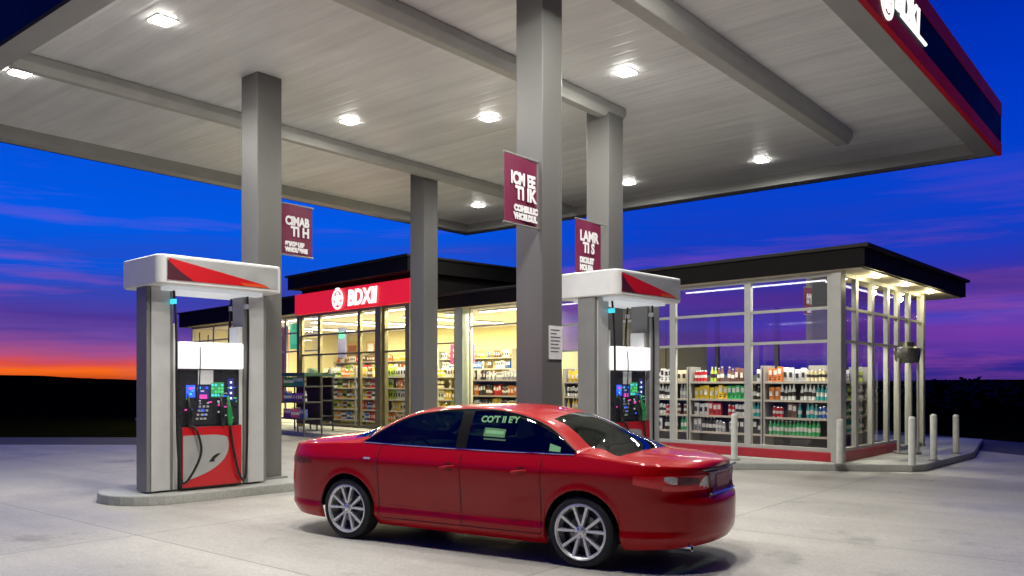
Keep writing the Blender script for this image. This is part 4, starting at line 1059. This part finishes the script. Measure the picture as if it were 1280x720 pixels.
        ring = [a*nv for a in range(nu)] + [(nu-1)*nv+b for b in range(1, nv)] + [a*nv+nv-1 for a in range(nu-2, -1, -1)] + [b for b in range(nv-2, 0, -1)]
        for k in range(len(ring)): a, b = ring[k], ring[(k+1) % len(ring)]; F.append([a, b, b+n, a+n])
        mb.f = F; mb.mi = [0]*len(F)
        return mb.build(name, m, parent, smooth=40)
    def rear_x(k, n, a0=.0, a1=1.0):
        """stations packed towards the tail so that a patch wraps the corner"""
        q = lerp(a0, a1, k/n); return XR + .75*(1-math.sin(q*math.pi/2))
    def seam(pts, m=CBLK, r=.0045, name='seam', parent=body):
        mb = MB(); mb.tube(pts, r, 6); return mb.build(name, m, parent)
    for s in (1, -1):
        # bright strip along the window sill, black frame above
        xl = [KEY['w0']+(KEY['w1']-KEY['w0'])*k/40 for k in range(41)]
        seam([spt(x, j=iWL-.35, s=s, off=.004) for x in xl], mat('sill_trim', (.45, .47, .62), .15, metal=1.0), .008, 'sill_trim')
        seam([spt(x, j=iWT+.05, s=s, off=.002) for x in xl], CBLK, .007, 'window_trim')
        zz = [.28+.75*k/20 for k in range(21)]
        seam([spt(KEY['dm'], z, s=s, off=.001) for z in zz if z < zs_(1.34)])
        seam([spt(KEY['df'], z, s=s, off=.001) for z in zz if z < zs_(2.3)])
        seam([spt(KEY['dr'], z, s=s, off=.001) for z in zz if z < zs_(.4)])
        seam([spt(lerp(KEY['dr'], KEY['df'], k/40), .272, s=s, off=.001) for k in range(41)])
        # door handles
        for d, x0 in (('door_f', 1.40), ('door_r', .56)):
            h = MB(); pts = [spt(x0+.17*k/6, .868-.004*k, s=s, off=.012+.022*math.sin(math.pi*k/6)) for k in range(7)]
            h.tube(pts, [.010, .013, .014, .014, .014, .013, .010], 8); h.build('handle', CARP, doors[(s, d)], smooth=60)
            cup = MB(); c = spt(x0+.07, .862, s=s, off=-.004); cup.lathe([(.0, 0), (.03, .004), (.045, .006)], 14, Matrix.Translation(c) @ Matrix.Rotation(R(-90*s), 4, 'X')); cup.build('handle_recess', mat('car_red_shaded', (.16, .002, .003), .4), doors[(s, d)])  # cup in a darker copy of the body red, shade put into the colour
        # side marker on the front wing
        patch('side_marker', [2.50, 2.53, 2.56, 2.59], [.885, .905], s, LSIL, t, .004, .006)
        # sill crease moulding
        patch('sill_moulding', [.47+(2.36-.47)*k/30 for k in range(31)], [.298, .312, .328, .340], s, CARP, body, .006, .012, lambda u, v: lerp(.345+.030*u, .380+.038*u, v))
        # tail lamps: red lens with two bright reflectors
        xl = [rear_x(k, 14, .13, .93) for k in range(15)]
        tl = patch('tail_lamp', xl, [.70, .76, .82, .88, .92], s, LRED, t, .010, .02, lambda u, v: lerp(.752-.02*u+.05*(1-u)**3, .905-.04*u-.03*(1-u)**2, v))
        patch('reflector', [rear_x(k, 5, .38, .49) for k in range(6)], [.8, .82, .86, .88], s, LSIL, tl, .016, .008, lambda u, v: lerp(.805+.03*(1-u)**2, .888-.03*u*u-.02*(1-u)**2, v))
        patch('reflector', [rear_x(k, 5, .70, .82) for k in range(6)], [.75, .77, .81, .83], s, LSIL, tl, .016, .008, lambda u, v: lerp(.752+.02*(1-u)**2, .80+.06*math.sin(u*2.4), v))
        patch('lower_lens', [rear_x(k, 8, .36, .78) for k in range(9)], [.75, .79], s, mat('lamp_bright_red', (.85, .03, .02), .12, coat=1.0), tl, .016, .008, lambda u, v: lerp(.748-.012*u, .797-.014*u, v))
        patch('dark_insert', [rear_x(k, 5, .50, .70) for k in range(6)], [.79, .86], s, mat('lamp_deep_red', (.10, .004, .004), .1, coat=1.0), tl, .014, .008, lambda u, v: lerp(.80, .868-.02*u, v))
        # front lamps, wrapped round the nose
        fx = [XF-.85*(1-math.sin(lerp(.12, .85, k/12)*math.pi/2)) for k in range(13)]
        patch('headlamp', fx, [.8, .9], s, mat('lamp_smoked', (.15, .004, .006), .3, spec=.2, coat=.3), t, .007, .016, lambda u, v: lerp(.80-.02*u, .86+.05*u-.08*u*u, v))
        # wheel housings
        for xw in (0, WB):
            mb = MB(); n = 14
            for k in range(n+1):
                a = math.pi*k/n
                for y in (.52, .875): mb.v.append(Vector((xw+(RA+.004)*math.cos(a), s*y, ZW+(RA+.004)*math.sin(a)-.0)))
            for k in range(n): mb.f.append([2*k, 2*k+1, 2*k+3, 2*k+2]); mb.mi.append(0)
            c0 = len(mb.v); mb.v.append(Vector((xw, s*.52, ZW)))
            for k in range(n): mb.f.append([c0, 2*k, 2*k+2]); mb.mi.append(0)
            mb.build('wheel_housing', CBLK, t)
        # mirror
        mp = spt(2.46, j=iWL+1, s=s)
        mm = MB(); mm.lathe([(0, -.085), (.05, -.075), (.075, -.03), (.08, .02), (.07, .06), (.0, .075)], 14, Matrix.Translation(mp + Vector((.02, s*.13, .05))) @ Matrix.Diagonal((.7, 1.25, .9, 1)) @ Matrix.Rotation(R(90), 4, 'X'))
        if s < 0: mm.build('wing_mirror', CARP, doors[(s, 'door_f')], smooth=60)
    # boot: number plate panel, chrome strip, lip, lid seams
    def rp(y, z, off):
        """point on the tail face at lateral y"""
        best = min(range(nx//3), key=lambda i: abs((spt(xs[i], z).y)-abs(y))); p = spt(xs[best], z, off=off)
        lo, hi = (best, best+1); 
        return Vector((p.x, y, p.z))
    def tailplate(name, y0, y1, z0, z1, m, off, th, parent, taper=0.0, n=12):
        mb = MB(); 
        xa = min(rp(.2, (z0+z1)/2, 0).x, 9)
        for o_ in (off, off-th):
            for k in range(n+1):
                for b in range(4):
                    z = lerp(z0, z1, b/3); yy = lerp(y0, y1, k/n)*(1-taper*(1-b/3)); base = spt(XR+.0015, z).x; yw = abs(yy)/.905
                    x = base + .045*yw**2 + .10*yw**5 - o_
                    mb.v.append(Vector((x, yy, z)))
        nv = 4; N_ = (n+1)*nv; F = []
        for a in range(n):
            for b in range(3): q = [a*nv+b, (a+1)*nv+b, (a+1)*nv+b+1, a*nv+b+1]; F += [q, [k+N_ for k in reversed(q)]]
        ring = [a*nv for a in range(n+1)] + [n*nv+b for b in range(1, nv)] + [a*nv+nv-1 for a in range(n-1, -1, -1)] + [b for b in range(nv-2, 0, -1)]
        for k in range(len(ring)): a, b = ring[k], ring[(k+1) % len(ring)]; F.append([a, b, b+N_, a+N_])
        mb.f = F; mb.mi = [0]*len(F); return mb.build(name, m, parent, smooth=40)
    tailplate('plate_recess', -.36, .36, .70, .89, mat('plate_recess_red', (.16, .006, .008), .3, coat=.6), .012, .03, boot, .12)
    tailplate('number_plate', -.20, .20, .74, .86, mat('plate_pink', (.36, .12, .12), .4), .018, .008, boot, .05)
    tailplate('chrome_strip', -.36, .36, .692, .699, CHROME, .014, .02, boot, .0)
    tailplate('boot_lip', -.50, .50, .905, .917, CBLK, .012, .02, boot)
    for s in (1, -1):
        e = MB(); e.lathe([(.0, .02), (.030, .02), (.036, 0), (.040, 0), (.040, .16), (0, .16)], 16, Matrix.Translation((XR+.17, s*.56, .235)) @ Matrix.Rotation(R(90), 4, 'Y')); e.build('exhaust', CHROME, t, smooth=50)
    # floor, cabin, seats
    MB().prism([(-.6, -.55), (3.4, -.55), (3.4, .55), (-.6, .55)], .19, .36).build('underbody', CBLK, t)
    MB().box((-.1, -.80, .30), (2.75, .80, .42)).build('cabin_floor', CDARK, t)
    MB().box((2.45, -.74, .6), (2.85, .74, 1.0)).build('dashboard', CDARK, t, bevel=.06)
    MB().box((-.35, -.72, .78), (.10, .72, .98)).build('parcel_shelf', CDARK, t, bevel=.03)
    for y in (-.37, .37):
        st = MB().box((1.25, y-.24, .42), (1.80, y+.24, .62)).build('seat', CDARK, t, bevel=.05)
        M = Matrix.Translation((1.28, y, .58)) @ Matrix.Rotation(R(-16), 4, 'Y')
        MB().box((-.09, -.23, 0), (.05, .23, .56), M).build('seat_back', CDARK, st, bevel=.05)
        MB().box((-.06, -.12, .60), (.04, .12, .80), M).build('headrest', CDARK, st, bevel=.04)
    rs = MB().box((.25, -.66, .42), (.75, .66, .60)).build('seat', CDARK, t, bevel=.05)
    M = Matrix.Translation((.25, 0, .56)) @ Matrix.Rotation(R(-22), 4, 'Y')
    MB().box((-.09, -.66, 0), (.05, .66, .54), M).build('seat_back', CDARK, rs, bevel=.05)
    sw = MB(); sw.tube([Vector((2.2, .37, .92)) + Vector((.06*math.sin(a), .18*math.cos(a), .17*math.sin(a))) for a in [k*2*math.pi/20 for k in range(21)]], .014, 6); sw.build('steering_wheel', CBLK, t, smooth=60)
    # sign reflections painted as pale green shapes on the rear side window
    def on_glass(x, j, off=.004): return spt(x, j=j, s=1, off=off)
    xa = Vector((-1, 0, 0)); a_, b_ = on_glass(1.0, iWL+1), on_glass(1.0, iWT-1); ya = (b_-a_).normalized()
    for body_, x, j, sz, sx in (("CO'T II E'Y", 1.20, iWL+4.1, .095, 1.0),):
        o = on_glass(x, j, .006); text('window_reflection', body_, sz, o, xa, ya, REFLG, doors[(1, 'door_r')], .001, .003, 0, sx)
    def painted_reflection(x0, x1, j0, j1, m, name='window_reflection'):
        mb = MB(); n = 6
        for o_ in (.005, .003):
            for k in range(n+1):
                for j in (j0, j1): mb.v.append(on_glass(lerp(x0, x1, k/n), j, o_))
        N_ = 2*(n+1)
        for k in range(n): q = [2*k, 2*k+2, 2*k+3, 2*k+1]; mb.f += [q, [v+N_ for v in reversed(q)]]; mb.mi += [0, 0]
        return mb.build(name, m, doors[(1, 'door_r')])
    pn = painted_reflection(.88, 1.13, iWL+2.0, iWL+3.3, mat('reflection_pale', (.10, .26, .10), .6)); painted_reflection(.90, 1.11, iWL+2.45, iWL+2.95, REFLG); painted_reflection(.86, 1.12, iWL+1.5, iWL+1.75, mat('reflection_dim', (.08, .16, .09), .6))
    painted_reflection(.24, .36, iWL+.5, iWL+2.6, REFLG)
    # wheels
    def wheel(xw, s):
        w = bpy.data.objects.new('wheel', None); COL.objects.link(w); w.parent = t; w.location = (xw, s*.79, ZW); w.rotation_euler = (0, 0, 0 if s > 0 else math.pi)
        Q = Matrix.Rotation(R(-90), 4, 'X')          # lathe axis z -> outward +y
        MB().lathe([(.25, -.105), (.30, -.108), (.322, -.095), (.331, -.06), (.332, 0), (.331, .06), (.322, .095), (.30, .108), (.262, .104), (.25, .09)], 48, Q, False).build('tyre', TYRE, w, smooth=35)
        rm = MB().lathe([(.262, .098), (.262, .108), (.250, .110), (.234, .094), (.226, .03), (.22, -.09)], 48, Q, False).build('rim', RIMS, w, smooth=35)
        MB().lathe([(0, .0), (.2, .005), (.237, -.01)], 32, Q).build('dish', RIMD, rm, smooth=40)
        MB().lathe([(0, .018), (.15, .018), (.15, .006)], 32, Q).build('brake_disc', mat('disc_steel', (.20, .20, .20), .35, metal=.8), rm, smooth=40)
        for k in range(5):
            for dlt in (-.20, .20):
                a = 2*math.pi*k/5 + .3; a0 = a+dlt*.55; a1 = a+dlt*1.45
                p0 = Vector((.045*math.cos(a0), 0, .045*math.sin(a0))); p1 = Vector((.246*math.cos(a1), 0, .246*math.sin(a1)))
                d = (p1-p0).normalized(); n = Vector((-d.z, 0, d.x)); mb = MB(); y0, y1 = .088, .100
                w0, w1 = .015, .021
                vs = []
                for p, ww, yy in ((p0, w0, y0), (p1, w1, y1)): vs += [p-n*ww+Vector((0, yy-.03, 0)), p+n*ww+Vector((0, yy-.03, 0)), p+n*ww*.7+Vector((0, yy, 0)), p-n*ww*.7+Vector((0, yy, 0))]
                mb.add(vs, [(0, 1, 2, 3), (7, 6, 5, 4), (0, 4, 5, 1), (1, 5, 6, 2), (2, 6, 7, 3), (3, 7, 4, 0)]); mb.build('spoke', RIMS, rm)
        MB().lathe([(.055, .05), (.055, .088), (.04, .098), (0, .1)], 20, Q).build('hub', RIMS, rm, smooth=40)
        for k in range(5): a = 2*math.pi*k/5+.9; MB().lathe([(.007, .08), (.007, .1), (0, .102)], 8, Matrix.Translation((.036*math.cos(a), 0, .036*math.sin(a))) @ Q).build('wheel_nut', RIMD, rm)
        return w
    for xw in (0, WB):
        for s in (1, -1): wheel(xw, s)
    return t
car = make_car()
CF = Vector((-.8571, .5151, 0))
car.location = (1.085, 8.48, .012); car.rotation_euler.z = math.atan2(CF.y, CF.x)
#CAR-END
# ------------------------------------------------------------------ camera and render settings
cam = bpy.data.cameras.new('camera'); co = bpy.data.objects.new('camera', cam); COL.objects.link(co)
co.location = (0, 0, EYE); co.rotation_euler = (R(90), 0, 0)
cam.sensor_width = 36; cam.lens = 36*FPX/1280; cam.shift_y = (CY-360)/1280; cam.clip_end = 3000; cam.clip_start = .05
SC.camera = co
SC.view_settings.view_transform = 'Standard'; SC.view_settings.look = 'None'; SC.view_settings.exposure = 0; SC.view_settings.gamma = 1
SC.render.engine = 'CYCLES'
SC.cycles.use_denoising = True; SC.cycles.max_bounces = 8; SC.cycles.diffuse_bounces = 4; SC.cycles.glossy_bounces = 5; SC.cycles.transparent_max_bounces = 24
SC.cycles.sample_clamp_indirect = 6; SC.cycles.caustics_reflective = False; SC.cycles.caustics_refractive = False
